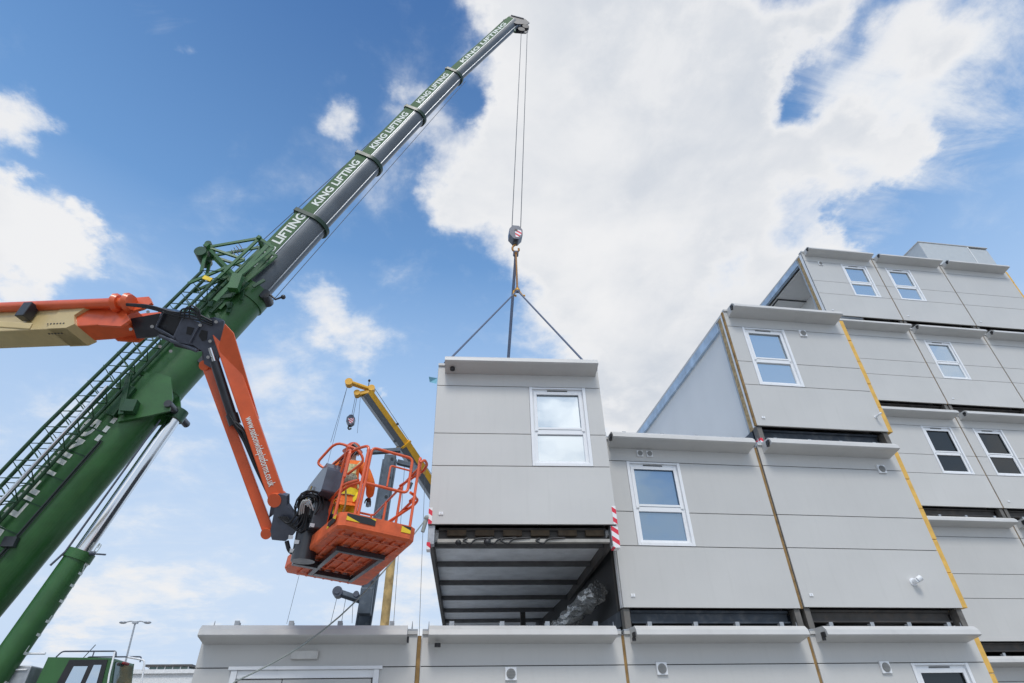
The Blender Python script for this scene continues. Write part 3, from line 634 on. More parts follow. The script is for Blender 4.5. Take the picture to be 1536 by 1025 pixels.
# stowed lattice jib
def jib():
    p0 = BP[0] - adir * 3.0; pts = [p0, BP[1], BP[2]]
    a1, n1, v1 = frame(BP[2] - BP[1])
    ch = MB(); br = MB()
    def P(s, vv_, nn_):
        a_, n_, v_ = frame(BP[1] - BP[0]); L1 = (BP[1] - p0).length
        if s < L1: return p0 + a_ * s + v_ * vv_ + n_ * nn_
        return BP[1] + a1 * (s - L1) + v1 * vv_ + n1 * nn_
    Lt = (BP[1] - p0).length + (BP[2] - BP[1]).length + .0
    cs_ = [(.34, .62), (.34, 1.0), (.86, .66), (.86, .96)]
    for vv_, nn_ in cs_: ch.path([P(0, vv_, nn_), P(Lt * .5, vv_, nn_), P(Lt - .6, vv_, nn_)], .042, n=10)
    N_ = 26
    for i in range(N_):
        s1, s2 = Lt * i / N_ * .97, Lt * (i + 1) / N_ * .97; sm_ = (s1 + s2) / 2
        br.path([P(s1, *cs_[0]), P(sm_, *cs_[2]), P(s2, *cs_[0])], .018, n=6).path([P(s1, *cs_[1]), P(sm_, *cs_[3]), P(s2, *cs_[1])], .018, n=6)
        br.path([P(s1, *cs_[0]), P(sm_, *cs_[1]), P(s2, *cs_[0])], .015, n=6)
    j = ch.build('lattice_jib', GREEND, crane); br.build('lacing', GREEND, j)
    MB().path([P(0, .30, 1.08), P(Lt * .5, .30, 1.08), P(Lt * .62, .30, 1.08)], .035, n=10).build('pendant_bar', CHROME, j)
    # head frame of the jib
    h = MB(); e = Lt - .6
    top = P(e + .75, 1.28, .8); nd_ = P(e + 1.75, .35, .75); low = P(e + .3, -.05, .75); mid = P(e + .9, .2, .75)
    for k in (-.18, .18):
        dn = n1 * k
        for x, y in ((P(e, .86, .8), top), (top, nd_), (P(e, .34, .8), nd_), (top, low), (top, mid), (P(e - .5, .86, .8), mid), (low, nd_ - a1 * .1 - v1 * .55), (nd_, nd_ - a1 * .1 - v1 * .55)): h.beam(x + dn, y + dn, .05, .08, up=v1)
        h.beam(low - a1 * .9 + dn, nd_ - v1 * .35 + dn, .04, .12, up=v1)
    h.beam(top - n1 * .3, top + n1 * .3, .12, .12, up=v1).beam(nd_ - n1 * .25, nd_ + n1 * .25, .1, .1, up=v1)
    h.box(-.13, .13, -.1, .1, -.26, .26, Matrix.Translation(P(e + .15, -.1, .9)))
    h.build('jib_head', GREEN, j)
    MB().tube(top - n1 * .28 - a1 * .25, top + n1 * .28 - a1 * .25, .16, n=16).tube(top - n1 * .2 + a1 * .12 + v1 * .08, top + n1 * .2 + a1 * .12 + v1 * .08, .09, n=16).build('sheave', GREEND, j)
    MB().box(-.12, .12, -.02, .02, -.06, .06, Matrix.Translation(P(e - .15, .52, 1.02)) @ Matrix.Rotation(R(20), 4, 'Y')).build('yellow_tag', PLAINY, j)
    gr = MB()
    for t in range(4): gr.tube(P(e + 1.0 + .1 * t, .62, .7), P(e + 1.15 + .1 * t, .90, .7), .012, n=6)
    gr.build('grab_rungs', BLACKM, j)
jib()
# clutter of brackets where the jib is pinned on
a, n, v = frame(BP[2] - BP[1]); b = MB(); random.seed(3)
for k in range(16):
    s = -1.9 + k * .12; p = BP[2] + a * s + n * (.55 + .05 * (k % 3)) + v * (-.1 + .3 * math.sin(k * 1.7)); b.beam(p, p + a * random.uniform(.1, .5) + v * random.uniform(-.3, .3), .05, random.uniform(.05, .14), up=v)
b.build('jib_bracket', GREEND, crane, bevel=.006)
# ropes along the boom
a, n, v = frame(TIP - BP[2])
MB().tube(BP[2] + v * .85, TIP + v * .42, .011, n=6).tube(BP[2] + v * .85 + n * .2, TIP + v * .42 + n * .1, .011, n=6).build('winch_rope', ROPE, crane)
MB().tube(BP[2] - v * .72, BP[6] - v * .50, .010, n=6).build('sensor_cable', ROPE, crane)
# boom head
a, n, v = frame(TIP - BP[-2]); HK = V((5.22, 2.95, 0)); 
SH1 = at(782, 46, dY(782, 46, 2.95)); SH2 = at(791, 44, dY(791, 44, 2.95))
h = MB()
for s_ in (-.20, .20):
    h.prism([(-.3, .28), (.12, .30), (.30, .12), (.36, -.42), (.20, -.72), (-.02, -.70), (-.3, -.28)], TIP + n * s_ - n * .02, a, v, n * .04)
h.beam(TIP + a * .12 - v * .05 - n * .2, TIP + a * .12 - v * .05 + n * .2, .3, .5, up=v)
hd = h.build('boom_head', BLACKM, crane, bevel=.01)
MB().tube(SH2 - n * .07 + V((-.08, 0, .12)), SH2 + n * .07 + V((-.08, 0, .12)), .16, n=20).build('sheave', BLACK, hd)
MB().tube(SH1 - n * .07, SH1 + n * .07, .16, n=20).build('sheave', BLACK, hd)
MB().tube(TIP - a * .05 + v * .2, TIP - a * .0 + v * .52, .03, n=8).tube(SH1 + V((-.3, 0, 0)), SH1 + V((-.3, 0, -.22)), .05, n=8).build('beacon', GREEND, hd)
MB().beam(TIP + a * .20 + v * .25, TIP + a * .33 - v * .35, .5, .05, up=v).build('head_plate', NAVY, hd)
HB1 = aty(768, 341, 2.95); HB2 = aty(781, 341, 2.95)
MB().tube(SH1, HB1, .013, n=6).build('hoist_rope', ROPE, crane); MB().tube(SH2, HB2, .013, n=6).build('hoist_rope', ROPE, crane)
# superstructure and operator cab
TB = FOOT + V((0, 0, -.4))
b = MB().box(FOOT.x - 2.2, FOOT.x + 1.3, FOOT.y - .75, FOOT.y + .75, .9, FOOT.z + .35).box(FOOT.x - 4.2, FOOT.x - 2.21, FOOT.y - 1.2, FOOT.y + 1.2, 1.0, 2.6); b.build('superstructure', GREEN, crane, bevel=.05)
b = MB().box(FOOT.x - 5, FOOT.x + 5, FOOT.y - 1.25, FOOT.y + 1.25, .35, .88); b.build('carrier_deck', GREEND, crane, bevel=.04)
for X in (-4.2, -2.7, 1.5, 3.0, 4.4):
    for Y in (-1.2, 1.2): MB().tube((FOOT.x + X, FOOT.y + Y - .2, GZ + .62), (FOOT.x + X, FOOT.y + Y + .2, GZ + .62), .62, n=28).build('wheel', BLACK, crane, bevel=.04)
K0 = at(62, 986, 10.9); K1 = at(160, 984, 10.9); cz = K0.z; cx0, cx1 = K0.x, K1.x; cy = K0.y
M_ = lambda x, z, y=0: V((x, cy + y, z))
cab_ = MB(); sl_ = .22
cab_.loft([[V((cx0, cy + y, cz - 1.75)) for y in (0,)] + [V((cx1 + .30, cy, cz - 1.75)), V((cx1 + .30, cy, cz - 1.2)), V((cx1 + .06, cy, cz - .02)), V((cx0 + .12, cy, cz))],
           [V((cx0, cy + 1.0, cz - 1.75)), V((cx1 + .30, cy + 1.0, cz - 1.75)), V((cx1 + .30, cy + 1.0, cz - 1.2)), V((cx1 + .06, cy + 1.0, cz - .02)), V((cx0 + .12, cy + 1.0, cz))]])
cb = cab_.build('operator_cab', GREEN, crane, bevel=.03)
wl = cx1 - cx0
MB().prism([(.42 * wl, -.05), (.97 * wl, -.05), (1.06 * wl, -1.2), (.26 * wl, -1.2)], (cx0, cy - .004, cz), (1, 0, 0), (0, 0, 1), (0, -.012, 0)).build('window_surround', BLACK, cb)
MB().prism([(.52 * wl, -.16), (.72 * wl, -.16), (.66 * wl, -1.1), (.40 * wl, -1.1)], (cx0, cy - .0165, cz), (1, 0, 0), (0, 0, 1), (0, -.006, 0)).build('window', GL_SKY, cb)
MB().prism([(.80 * wl, -.14), (.91 * wl, -.14), (.97 * wl, -1.1), (.72 * wl, -1.1)], (cx0, cy - .0165, cz), (1, 0, 0), (0, 0, 1), (0, -.006, 0)).build('window', GL_SKY, cb)
MB().beam((cx1 + .075, cy + .5, cz - .08), (cx1 + .315, cy + .5, cz - 1.18), .84, .02, up=(1, 0, .2)).build('windscreen', GL_CAB, cb)
MB().path([(cx0 + .25, cy + .02, cz), (cx0 + .32, cy + .02, cz + .10), (cx1 + .05, cy + .02, cz + .10), (cx1 + .08, cy + .02, cz)], .014, fil=.05).path([(cx0 + .9, cy + .02, cz), (cx0 + .9, cy + .02, cz + .10)], .012).path([(cx0 + .4, cy + .9, cz), (cx0 + .4, cy + .9, cz + .1), (cx1 + .2, cy + .9, cz + .1), (cx1 + .2, cy + .9, cz)], .014, fil=.05).build('roof_rail', NAVY, cb)
MB().path([(cx1 + .05, cy - .03, cz + .08), (cx1 + .12, cy - .10, cz - .3), (cx1 + .30, cy - .1, cz - 1.2)], .018).path([(cx1 + .10, cy + .5, cz + .05), (cx1 + .48, cy + .4, cz - .02), (cx1 + .62, cy + .4, cz - .8)], .018, fil=.06).build('grab_rail', UPVC, cb)
MB().tube((cx0 + .6, cy + .3, cz), (cx0 + .75, cy + .3, cz + .25), .008, n=6).build('aerial', BLACK, cb)
MB().box(cx1 + .10, cx1 + .16, cy + .3, cy + .55, cz - .10, cz - .05).build('wiper_box', mat('red_lamp', (.3, .02, .02), .4), cb, bevel=.02)
b = MB().box(cx0 - .75, cx0 - .05, cy - .1, cy + .5, cz - 1.7, cz - .15); b.build('access_platform', STEELG, crane, bevel=.02)
b = MB().path([(cx0 - .8, cy - .1, cz - .5), (cx0 - .55, cy - .1, cz + .05), (cx0 + .1, cy - .1, cz + .05)], .02, fil=.08).path([(cx0 - .45, cy - .12, cz + .05), (cx0 - .75, cy - .12, cz - .6)], .018).path([(cx0 - .8, cy - .12, cz - .22), (cx0 - .1, cy - .12, cz - .22)], .015)
b.build('handrail', UPVC, crane)

# ------------------------------------------------------------------ hook block, slings
HC = aty(773, 353, 2.95)
hb = thing('hook_block', 'dark hook block with red and white stripes hanging under the green crane', 'hook block', HC)
hx = [(-.20, .10), (-.10, .26), (.10, .26), (.20, .10), (.20, -.12), (.07, -.30), (-.07, -.30), (-.20, -.12)]
MB().prism([(x * 1.05, y * 1.05) for x, y in hx], HC + V((0, -.16, 0)), (1, 0, 0), (0, .0, 1), (0, .32, 0)).build('block_body', NAVY, hb, bevel=.03)
MB().prism([(-.04, .1), (.17, .06), (.17, -.11), (.06, -.25), (-.02, -.26)], HC + V((0, -.168, 0)), (1, 0, 0), (0, 0, 1), (0, .006, 0)).build('hazard_plate', REDW, hb)
MB().tube(HC + V((0, -.18, .05)), HC + V((0, .18, .05)), .045, n=12).tube(HC + V((0, 0, -.30)), HC + V((0, 0, -.42)), .055, n=12).build('swivel', DARKST, hb)
hk = MB(); c = HC + V((0, 0, -.62)); hk.path([c + V((0, 0, .2)), c + V((-.10, 0, .10)), c + V((-.11, 0, -.05)), c + V((0, 0, -.15)), c + V((.10, 0, -.05)), c + V((.09, 0, .04))], .032, fil=.06); hk.build('hook', RUST, hb)
RG = aty(776, 436, 1.75); HKP = HC + V((0, 0, -.76))
M = Matrix.Translation(V(SP)) @ Matrix.Rotation(SR, 4, 'Z')
def corner(x, y, z=3.0): return M @ V((x, y, z))
def slg(p, q, r, lab, cat='sling', m_=SLING, flat=None, grp=None, nm='lifting_sling'):
    b = MB()
    if flat: b.beam(p, q, flat, .02, up=(0, 1, 0))
    else: b.tube(p, q, r, n=8)
    b.tube(p + (q - p).normalized() * -.03, p + (q - p).normalized() * .12, (r or .03) * 1.9, n=8).tube(q, q + (p - q).normalized() * .12, (r or .03) * 1.9, n=8)
    return tag(b.build(nm, m_), lab, cat, grp)
FLx, FRx = corner(.13, .02, 3.03), corner(2.86, .02, 3.03)
slg(RG, FLx, .021, 'steel sling running down left from the yellow shackle to the hanging cabin')
slg(RG, FRx, .021, 'steel sling running down right from the yellow shackle to the hanging cabin')
slg(HKP, corner(1.48, 6.6, 3.02), .045, 'thick blue grey strap running straight down behind the hanging cabin roof')
slg(HKP, RG, .028, 'short rust coloured sling between the hook and the yellow shackle', m_=RUST)
b = MB(); b.ball(RG, .075).path([RG + V((-.09, 0, -.02)), RG + V((-.11, 0, -.16)), RG + V((-.03, 0, -.2))], .028, fil=.04).path([RG + V((.06, 0, -.04)), RG + V((.13, 0, -.17)), RG + V((.2, 0, -.16))], .028, fil=.04)
tag(b.build('shackle', mat('shackle_yellow', (.62, .33, .05), .5, .3, var=.3)), 'yellow brown shackle joining the two front slings above the hanging cabin', 'shackle')
# tag line
p0 = corner(-.03, .02, .10); p1 = aty(352, 1023, -1.2); pts = [p0.lerp(p1, t / 12) + V((0, 0, -.35 * math.sin(math.pi * t / 12))) for t in range(13)]
pts.append(V((p1.x - 1.0, -2.4, .6))); pts.append(V((p1.x - 1.6, -3.2, GZ)))
tag(MB().path(pts, .011, n=6).ball(p0, .045).path([p0, p0 + V((-.05, 0, -.22))], .03).build('tag_line', TAGR), 'thin dark tag line running from the hanging cabin corner down to the lower left', 'rope')

# ------------------------------------------------------------------ boom lift
lift = thing('boom_lift', 'orange and cream boom lift reaching in from the left with an orange basket', 'boom lift', tuple(at(280, 490, 8.0)))
KD = 8.0
L0 = at(-420, 512, 8.9); L1 = at(128, 487, KD)
ad, nn, vv = frame(L1 - L0)
def bx_(p, q, w_, h_, name, m_, par=lift, bevel=.012, up=None): return MB().beam(p, q, w_, h_, up=up or vv).build(name, m_, par, bevel=bevel)
tb = bx_(L0, L1, .40, .44, 'telescopic_boom', CREAM)
MB().prism([(-.30, -.22), (0, -.22), (.10, -.16), (.0, .0), (.18, .22), (-.30, .22)], L1 - nn * .212, ad, vv, nn * .424).build('boom_end_collar', CREAM, tb, bevel=.008)
b = MB()
for k in range(6): b.tube(L1 - ad * (.08 + .05 * k) - vv * .14 + nn * .213, L1 - ad * (.08 + .05 * k) - vv * .14 + nn * .218, .012, n=8)
for k in range(5): b.tube(L1 - ad * (.16 + .05 * k) - vv * .223 + nn * .1, L1 - ad * (.16 + .05 * k) - vv * .227 + nn * .1, .014, n=8)
for k in range(3): b.tube(L1 - ad * (.0 + .04 * k) + vv * .17 + nn * .213, L1 - ad * (.0 + .04 * k) + vv * .17 + nn * .218, .010, n=8)
b.build('bolt', DARKST, tb)
MB().box(-.22, .22, -.01, .02, -.05, .05, Matrix.Translation(at(20, 488, 7.6))).build('access_plate', CREAM, tb, bevel=.01)
E1 = at(205, 482, KD)
sl1 = MB().loft([[L1 + ad * -.0 + vv * (.17 * y) + nn * (.17 * x) for x, y in ((-1, -1), (1, -1), (1, 1), (-1, 1))], [E1 - ad * .18 + vv * (.17 * y) + nn * (.17 * x) for x, y in ((-1, -1), (1, -1), (1, 1), (-1, 1))], [E1 + vv * (.13 * y) + nn * (.16 * x) for x, y in ((-1, -1), (1, -1), (1, 1), (-1, 1))]]).build('inner_boom', ORANGE, lift, bevel=.012)
for s_ in (-.19, .15):
    MB().prism([(-.35, -.20), (.02, -.24), (.10, -.14), (-.02, .0), (.20, .07), (.30, .16), (.20, .28), (-.10, .27), (-.35, .24)], E1 + nn * s_, ad, vv, nn * .045).build('fork_plate', ORANGE, sl1, bevel=.008)
# rail tube along the top of the boom
ra, rb = at(-420, 478, 8.7), at(190, 454, 7.85)
rl = MB().tube(ra, rb, .072, n=16).build('hose_tube', ORANGE, lift)
MB().tube(rb - ad * .16, rb - ad * .10, .14, .11, n=10).tube(rb + ad * .02, rb + ad * .08, .14, .11, n=10).build('tube_clamp', ORANGE, rl, bevel=.01)
cc = at(42, 466, 7.9); MB().beam(cc - vv * .14, cc + vv * .10, .14, .14, up=ad).build('clamp', BLACKM, rl, bevel=.01)
# knuckle
pk = lambda x, y, d=7.75: at(x, y, d)
def pxplate(poly, d, th, name, m_, par, bevel=.01):
    a_ = [at(x, y, d) for x, y in poly]; t = FW * th; return MB().loft([a_, [p + t for p in a_]]).build(name, m_, par, bevel=bevel)
kpoly = [(336, 482), (333, 512), (326, 545), (316, 552), (306, 546), (305, 528), (290, 518), (268, 514), (262, 505), (268, 488), (279, 476), (300, 484), (322, 478)]
kn = pxplate(kpoly, 7.74, .035, 'knuckle_plate', NAVY, lift)
pxplate([(x - 2, y - 2) for x, y in kpoly], 8.08, .035, 'knuckle_plate', NAVY, lift)
pxplate([(232, 492), (246, 462), (283, 474), (268, 512), (240, 504)], 7.84, .24, 'knuckle_box', BLACKM, lift, .015)
pxplate([(196, 478), (240, 470), (236, 505), (205, 508)], 7.90, .2, 'link_arm', BLACKM, lift, .015)
pxplate([(255, 505), (300, 516), (296, 528), (262, 520)], 7.86, .16, 'knuckle_box', BLACKM, lift, .015)
rim = MB()
for ring_ in ([(234, 492), (247, 464), (282, 475), (268, 511)],): rim.path([at(x, y, 7.80) for x, y in ring_], .028, n=6, closed=True)
rim.path([at(262, 508, 7.79), at(276, 478, 7.79)], .03, n=6).path([at(285, 514, 7.72), at(300, 486, 7.72)], .012, n=6).path([at(240, 504, 7.8), at(296, 526, 7.76)], .03, n=6).build('box_rim', NAVY, kn)
for poly in ([(281, 490), (291, 492), (286, 503), (279, 501)], [(302, 495), (311, 497), (310, 510), (303, 512), (298, 504)]): pxplate(poly, 7.733, .006, 'slot', BLACK, kn, 0)
b = MB()
for x, y in ((324, 483), (315, 512), (312, 536), (300, 488), (228, 490), (222, 468), (196, 494), (247, 468), (240, 520), (256, 527)): b.tube(at(x, y, 7.68), at(x, y, 7.76), .022, n=10)
b.build('pin', CHROME, lift)
b = MB(); rr_ = random.Random(5)
for k in range(3): b.path([at(190, 456 + k, 7.75), at(225, 458 + 2 * k, 7.66), at(262, 470 + 2 * k, 7.7), at(290, 468 + 5 * k, 7.7), at(318, 482 + 3 * k, 7.72)], .014, n=6, fil=.15)
for k in range(3): b.path([at(268 + 8 * k, 478, 7.7), at(272 + 6 * k, 462 - 3 * k, 7.68), at(292 + 4 * k, 465, 7.7), at(300, 480, 7.7)], .012, n=6, fil=.1)
b.build('hydraulic_hose', BLACK, lift)
# jib arms
def arm(p, q, w_, h_, name, m_=ORANGE): 
    a_, n_, v_ = frame(q - p); return MB().beam(p, q, w_, h_, up=v_).build(name, m_, lift, bevel=.012)
u1, u2 = at(330, 497, 7.85), at(416, 748, 7.45); j1 = arm(u1, u2, .15, .20, 'jib_arm')
v1_, v2_ = at(311, 548, 7.85), at(403, 798, 7.45); j2 = arm(v1_, v2_, .12, .135, 'lower_jib_arm'); MB().tube(v2_ - FW * .09, v2_ + FW * .09, .07, n=18).build('arm_boss', ORANGE, j2, bevel=.01); MB().tube(v1_ - FW * .09, v1_ + FW * .09, .07, n=18).build('arm_boss', ORANGE, j2, bevel=.01); MB().tube(u2 - FW * .10, u2 + FW * .10, .09, n=18).build('arm_boss', ORANGE, j1, bevel=.01)
aj, nj, vj = frame(u2 - u1)
pxplate([(337, 486), (350, 500), (388, 628), (384, 636), (362, 622), (352, 600), (344, 572), (328, 520)], 7.70, .02, 'jib_cheek', ORANGE, j1, .004)
b = MB()
for x, y in ((357, 578), (363, 596), (370, 610), (376, 624)): b.tube(at(x, y, 7.695), at(x, y, 7.70), .018, n=10)
b.build('cable_hole', DARKST, j1)
tx = at(377, 634, 7.36 + .26); te = at(421, 728, 7.24 + .17)
ta = (te - tx).normalized(); tn = -ray(400, 680).normalized(); tn = (tn - ta * tn.dot(ta)).normalized(); tv = tn.cross(ta)
o_ = u1.lerp(u2, .55) 
def onarm(t, off=0): return u1.lerp(u2, t) + nj * .079 + vj * off
text('www.nationwideplatforms.co.uk', onarm(.53, -.045), aj, vj, .13, .002, width=(u2 - u1).length * .40, bold=.012).build('lettering', WHITEP, j1)
c1_, c2_ = at(322, 543, 7.72), at(351, 632, 7.62)
MB().tube(c1_, c2_, .062, n=18).tube(c2_ - (c2_ - c1_).normalized() * .1, c2_ + (c2_ - c1_).normalized() * .05, .078, n=18).build('jib_cylinder', BLACKM, lift)
MB().tube(c1_ - (c2_ - c1_).normalized() * .2, c1_, .03, n=12).build('cylinder_rod', CHROME, lift)
b = MB().path([at(350, 632, 7.55), at(362, 640, 7.55), at(374, 668, 7.55), at(392, 706, 7.5), at(400, 730, 7.45), at(412, 752, 7.4)], .022, n=8, fil=.1).path([at(352, 636, 7.6), at(366, 658, 7.6), at(384, 700, 7.5), at(404, 742, 7.45)], .03, n=8, fil=.1).path([at(344, 622, 7.55), at(355, 640, 7.5), at(366, 648, 7.5), at(372, 662, 7.52)], .012, n=6, fil=.1)
b.build('hydraulic_hose', BLACK, lift)
# basket mount
mt = pxplate([(417, 741), (430, 744), (430, 758), (438, 770), (448, 778), (446, 792), (436, 806), (428, 812), (408, 810), (405, 800), (411, 768)], 7.36, .10, 'mount_plate', NAVY, lift, .012)
pxplate([(408, 747), (418, 742), (412, 770), (403, 778)], 7.50, .1, 'mount_plate', NAVY, lift, .012)
pxplate([(436, 772), (470, 778), (474, 800), (440, 796)], 7.40, .16, 'rotator_arm', BLACKM, lift, .02)
rt = at(462, 800, 7.45); MB().tube(rt - V((0, 0, .36)), rt + V((0, 0, .30)), .15, n=24).tube(rt + V((.16, .05, .0)), rt + V((.16, .05, .42)), .10, n=20).tube(rt + V((-.1, .05, .18)), rt + V((.35, .0, .18)), .085, n=16).build('rotator', BLACKM, lift, bevel=.015)
b = MB(); rr_ = random.Random(9)
for k in range(12):
    t0 = k / 11; r_ = .14 + .03 * math.sin(k * 2.1); c = at(464 + 2 * math.sin(k), 756 + k * .8, 7.35 + .02 * k)
    b.path([c + RT * (r_ * math.cos(t)) + UP * (r_ * 1.15 * math.sin(t)) + FW * (.05 * math.sin(2 * t + k)) for t in [2 * math.pi * i / 14 for i in range(14)]], .012, n=6, closed=True)
for k in range(5): b.path([at(418 + k * 3, 775, 7.32), at(432 + 4 * k, 788 + 3 * k, 7.3), at(446 + 3 * k, 770 + 6 * k, 7.3), at(455 + 2 * k, 758, 7.32)], .012, n=6, fil=.12)
b.build('hydraulic_hose', BLACK, lift)
b = MB()
for k in range(3): b.path([at(449 + 3 * k, 772 - k, 7.28), at(451 + 3 * k, 757 - 2 * k, 7.24), at(456 + 4 * k, 749, 7.24), at(462 + 4 * k, 760 + 3 * k, 7.26)], .009, n=6, fil=.1)
b.build('pale_hose', mat('pale_hose_rubber', (.5, .5, .48), .5), lift)
for x, y, c in ((468, 788, 0), (436, 806, 0), (445, 813, 0), (438, 826, 0)): pxplate([(x - 3, y - 3), (x + 4, y - 2), (x + 3, y + 3), (x - 4, y + 3)], 7.20 + (.02 if x < 460 else .0), .004, 'data_label', UPVC, lift, 0)
MB().path([at(430, 812, 7.3), at(434, 828, 7.3), at(448, 832, 7.3), at(458, 818, 7.35)], .028, n=8, fil=.06).build('guard_loop', BLACKM, lift)
# basket
from mathutils import Euler
BM = Matrix.Translation(V((2.03, -1.534, 3.63))) @ Matrix.Rotation(1.961, 4, 'Z') @ Matrix.Rotation(.002, 4, 'Y') @ Matrix.Rotation(.07, 4, 'X')
bk = bpy.data.objects.new('basket', None); COL.objects.link(bk); bk.parent = lift; WM[bk.name] = WM[lift.name].copy()
def Q(x, y, z): return BM @ V((x, y, z))
def bb(mb, name, m_, bevel=0.): mb.v = [BM @ p for p in mb.v]; return mb.build(name, m_, bk, bevel=bevel)
NX, FX = -1.22, 1.22
out = [(-1.22, -.40), (-1.16, -.475), (-.9, -.49), (1.05, -.66), (1.22, -.62), (1.22, .52), (1.05, .58), (-.9, .49), (-1.16, .475), (-1.22, .40)]
def ringz(sc, z): return [V((x * sc if abs(x) > 1 else x, y * sc, z)) for x, y in out]
o_ = MB().loft([ringz(.97, 0), ringz(1, .03), ringz(1, .05)]); bb(o_, 'floor', ORANGED)
tbm = MB(); rin = [V((x * .985, y * .97, 0)) for x, y in out]
N_ = len(out)
for i in range(N_):
    a_, b_2 = V((*out[i], 0)), V((*out[(i + 1) % N_], 0)); a2, b2 = rin[i], rin[(i + 1) % N_]; z0, z1 = .051, .185
    tbm.add([a_ + V((0, 0, z0)), b_2 + V((0, 0, z0)), b_2 + V((0, 0, z1)), a_ + V((0, 0, z1)), a2 + V((0, 0, z0)), b2 + V((0, 0, z0)), b2 + V((0, 0, z1)), a2 + V((0, 0, z1))], [(0, 1, 2, 3), (5, 4, 7, 6), (3, 2, 6, 7), (1, 0, 4, 5)])
bb(tbm, 'toe_board', ORANGED)
rb_ = MB()
for k in range(7): y = -.38 + k * .125; rb_.box(-1.12, 1.12, y - .014, y + .014, -.022, -.001)
for x in (-1.0, -.5, 0., .5, 1.0): rb_.box(x - .02, x + .02, -.42, .42, -.028, -.0225)
bb(rb_, 'floor_rib', ORANGED, .004)
sf = MB(); sf.box(-.62, -.55, -.33, .30, -.09, -.03).box(-.55, .75, .24, .30, -.09, -.03).box(-.55, .75, -.33, -.27, -.09, -.03).box(.62, .75, -.26, .23, -.09, -.03).box(.2, .3, .30, .62, -.12, -.03)
bb(sf, 'support_frame', BLACKM, .006)
h1 = MB(); h1.box(-1.228, -1.222, .05, .40, .09, .17); bb(h1, 'hazard_tape', striped('yellow_black_tape_b', (.85, .58, .02), (.02, .02, .02), 6, R(45), (1, 2)))
h1 = MB(); h1.box(-1.228, -1.222, -.40, -.28, .09, .17); bb(h1, 'hazard_tape', MATS['yellow_black_tape_b'])
h1 = MB(); h1.box(-1.1, -.75, .495, .499, .09, .17); bb(h1, 'hazard_tape', YBK)
rl_ = MB(); r_ = .0185; YL, YR = .46, -.46; TOPZ = 1.10
rl_.path([(-.85, YL, .18), (-.85, YL, TOPZ - .02)], r_, n=10)
rl_.path([(-1.17, .30, .17), (-1.17, .30, TOPZ), (-.95, .42, TOPZ + .0), (-.25, YL, TOPZ), (.15, YL, TOPZ)], r_, n=10, fil=.08)
rl_.path([(-1.17, .26, .17), (-1.17, .26, .62), (-1.17, .26, TOPZ - .02), (-1.17, -.30, TOPZ - .02), (-1.17, -.30, .60), (-1.17, .26, .60)], r_, n=10, fil=.07)
rl_.path([(-1.17, -.40, .17), (-1.17, -.40, TOPZ + .03), (-1.05, YR, TOPZ + .03), (-1.05, YR, .92)], r_, n=10, fil=.06)
rl_.path([(-1.05, YR, TOPZ - .05), (.2, YR - .06, TOPZ - .05), (1.1, YR - .1, TOPZ - .05), (1.12, .3, TOPZ - .05), (1.0, YL + .03, TOPZ - .05), (.2, YL, TOPZ - .05)], r_, n=10, fil=.08)
for z in (.62,):
    rl_.path([(-1.17, -.34, z), (-1.08, YR, z), (1.1, YR - .12, z), (1.13, .4, z), (.9, YL, z), (-.95, YL - .02, z), (-1.15, .34, z)], r_, n=10, fil=.08)
for x in (-.35, .4, 1.08): rl_.path([(x, YR - .02 - .04 * (x > 0), .18), (x, YR - .02 - .04 * (x > 0), TOPZ - .05)], r_, n=10)
for x in (.35, 1.0): rl_.path([(x, YL + .01, .18), (x, YL + .01, TOPZ - .03)], r_, n=10)
rl_.path([(-.9, YL, .72), (-.9, YL, 1.12), (-.1, YL + .06, 1.14), (.1, YL + .06, .78), (-.2, YL + .03, .70)], r_, n=10, fil=.09)
bb(rl_, 'guard_rail', ORANGE)
l1 = MB(); l1.path([at(487, 703, 7.75), at(475, 695, 7.8), at(504, 663, 7.9), at(538, 675, 7.8), at(547, 692, 7.75), at(521, 712, 7.7)], r_, n=10, fil=.12)
l1.path([at(476, 764, 7.6), at(526, 727, 7.35), at(549, 722, 7.25)], r_, n=10, fil=.12)
l1.path([at(488, 788, 7.4), at(523, 670, 7.5)], r_, n=10)
l1.build('guard_loop', ORANGE, bk)
l1 = MB(); l1.path([at(630, 694, 7.35), at(637, 690, 7.4), at(641, 697, 7.5), at(636, 706, 7.6), at(600, 729, 8.0)], r_, n=10, fil=.05).path([at(583, 783, 7.6), at(622, 757, 7.6), at(627, 750, 7.55), at(622, 746, 7.45), at(615, 752, 7.3)], r_, n=10, fil=.05); l1.build('guard_loop', ORANGE, bk)
g_ = MB(); g_.path([(-1.18, -.02, .62), (-1.18, -.02, .9), (-1.18, -.28, .9)], .012, n=8, fil=.03); bb(g_, 'gate_latch', ORANGE)
c_ = MB(); c_.prism([(-.55, .62), (.75, .62), (.75, .94), (.5, 1.04), (-.45, 1.04), (-.60, .92)], (0, .40, 0), (1, 0, 0), (0, 0, 1), (0, .24, 0)); bb(c_, 'control_console', NAVY, .02)
c_ = MB(); c_.box(-.3, .6, .42, .62, .22, .615); bb(c_, 'console_box', BLACKM, .02)
pxplate([(508, 694), (529, 666), (537, 673), (516, 702)], 7.9, .08, 'control_panel', BLACKM, bk, .01)
c_ = MB(); c_.path([(.1, .66, .9), (.2, .7, .5), (.5, .7, .3), (.7, .66, .55), (.65, .62, .8)], .012, fil=.1).path([(-.3, .38, .6), (-.45, .30, .3), (-.6, .3, .5), (-.5, .34, .8)], .012, fil=.1); bb(c_, 'console_cable', mat('tan_cable', (.35, .28, .12), .6))

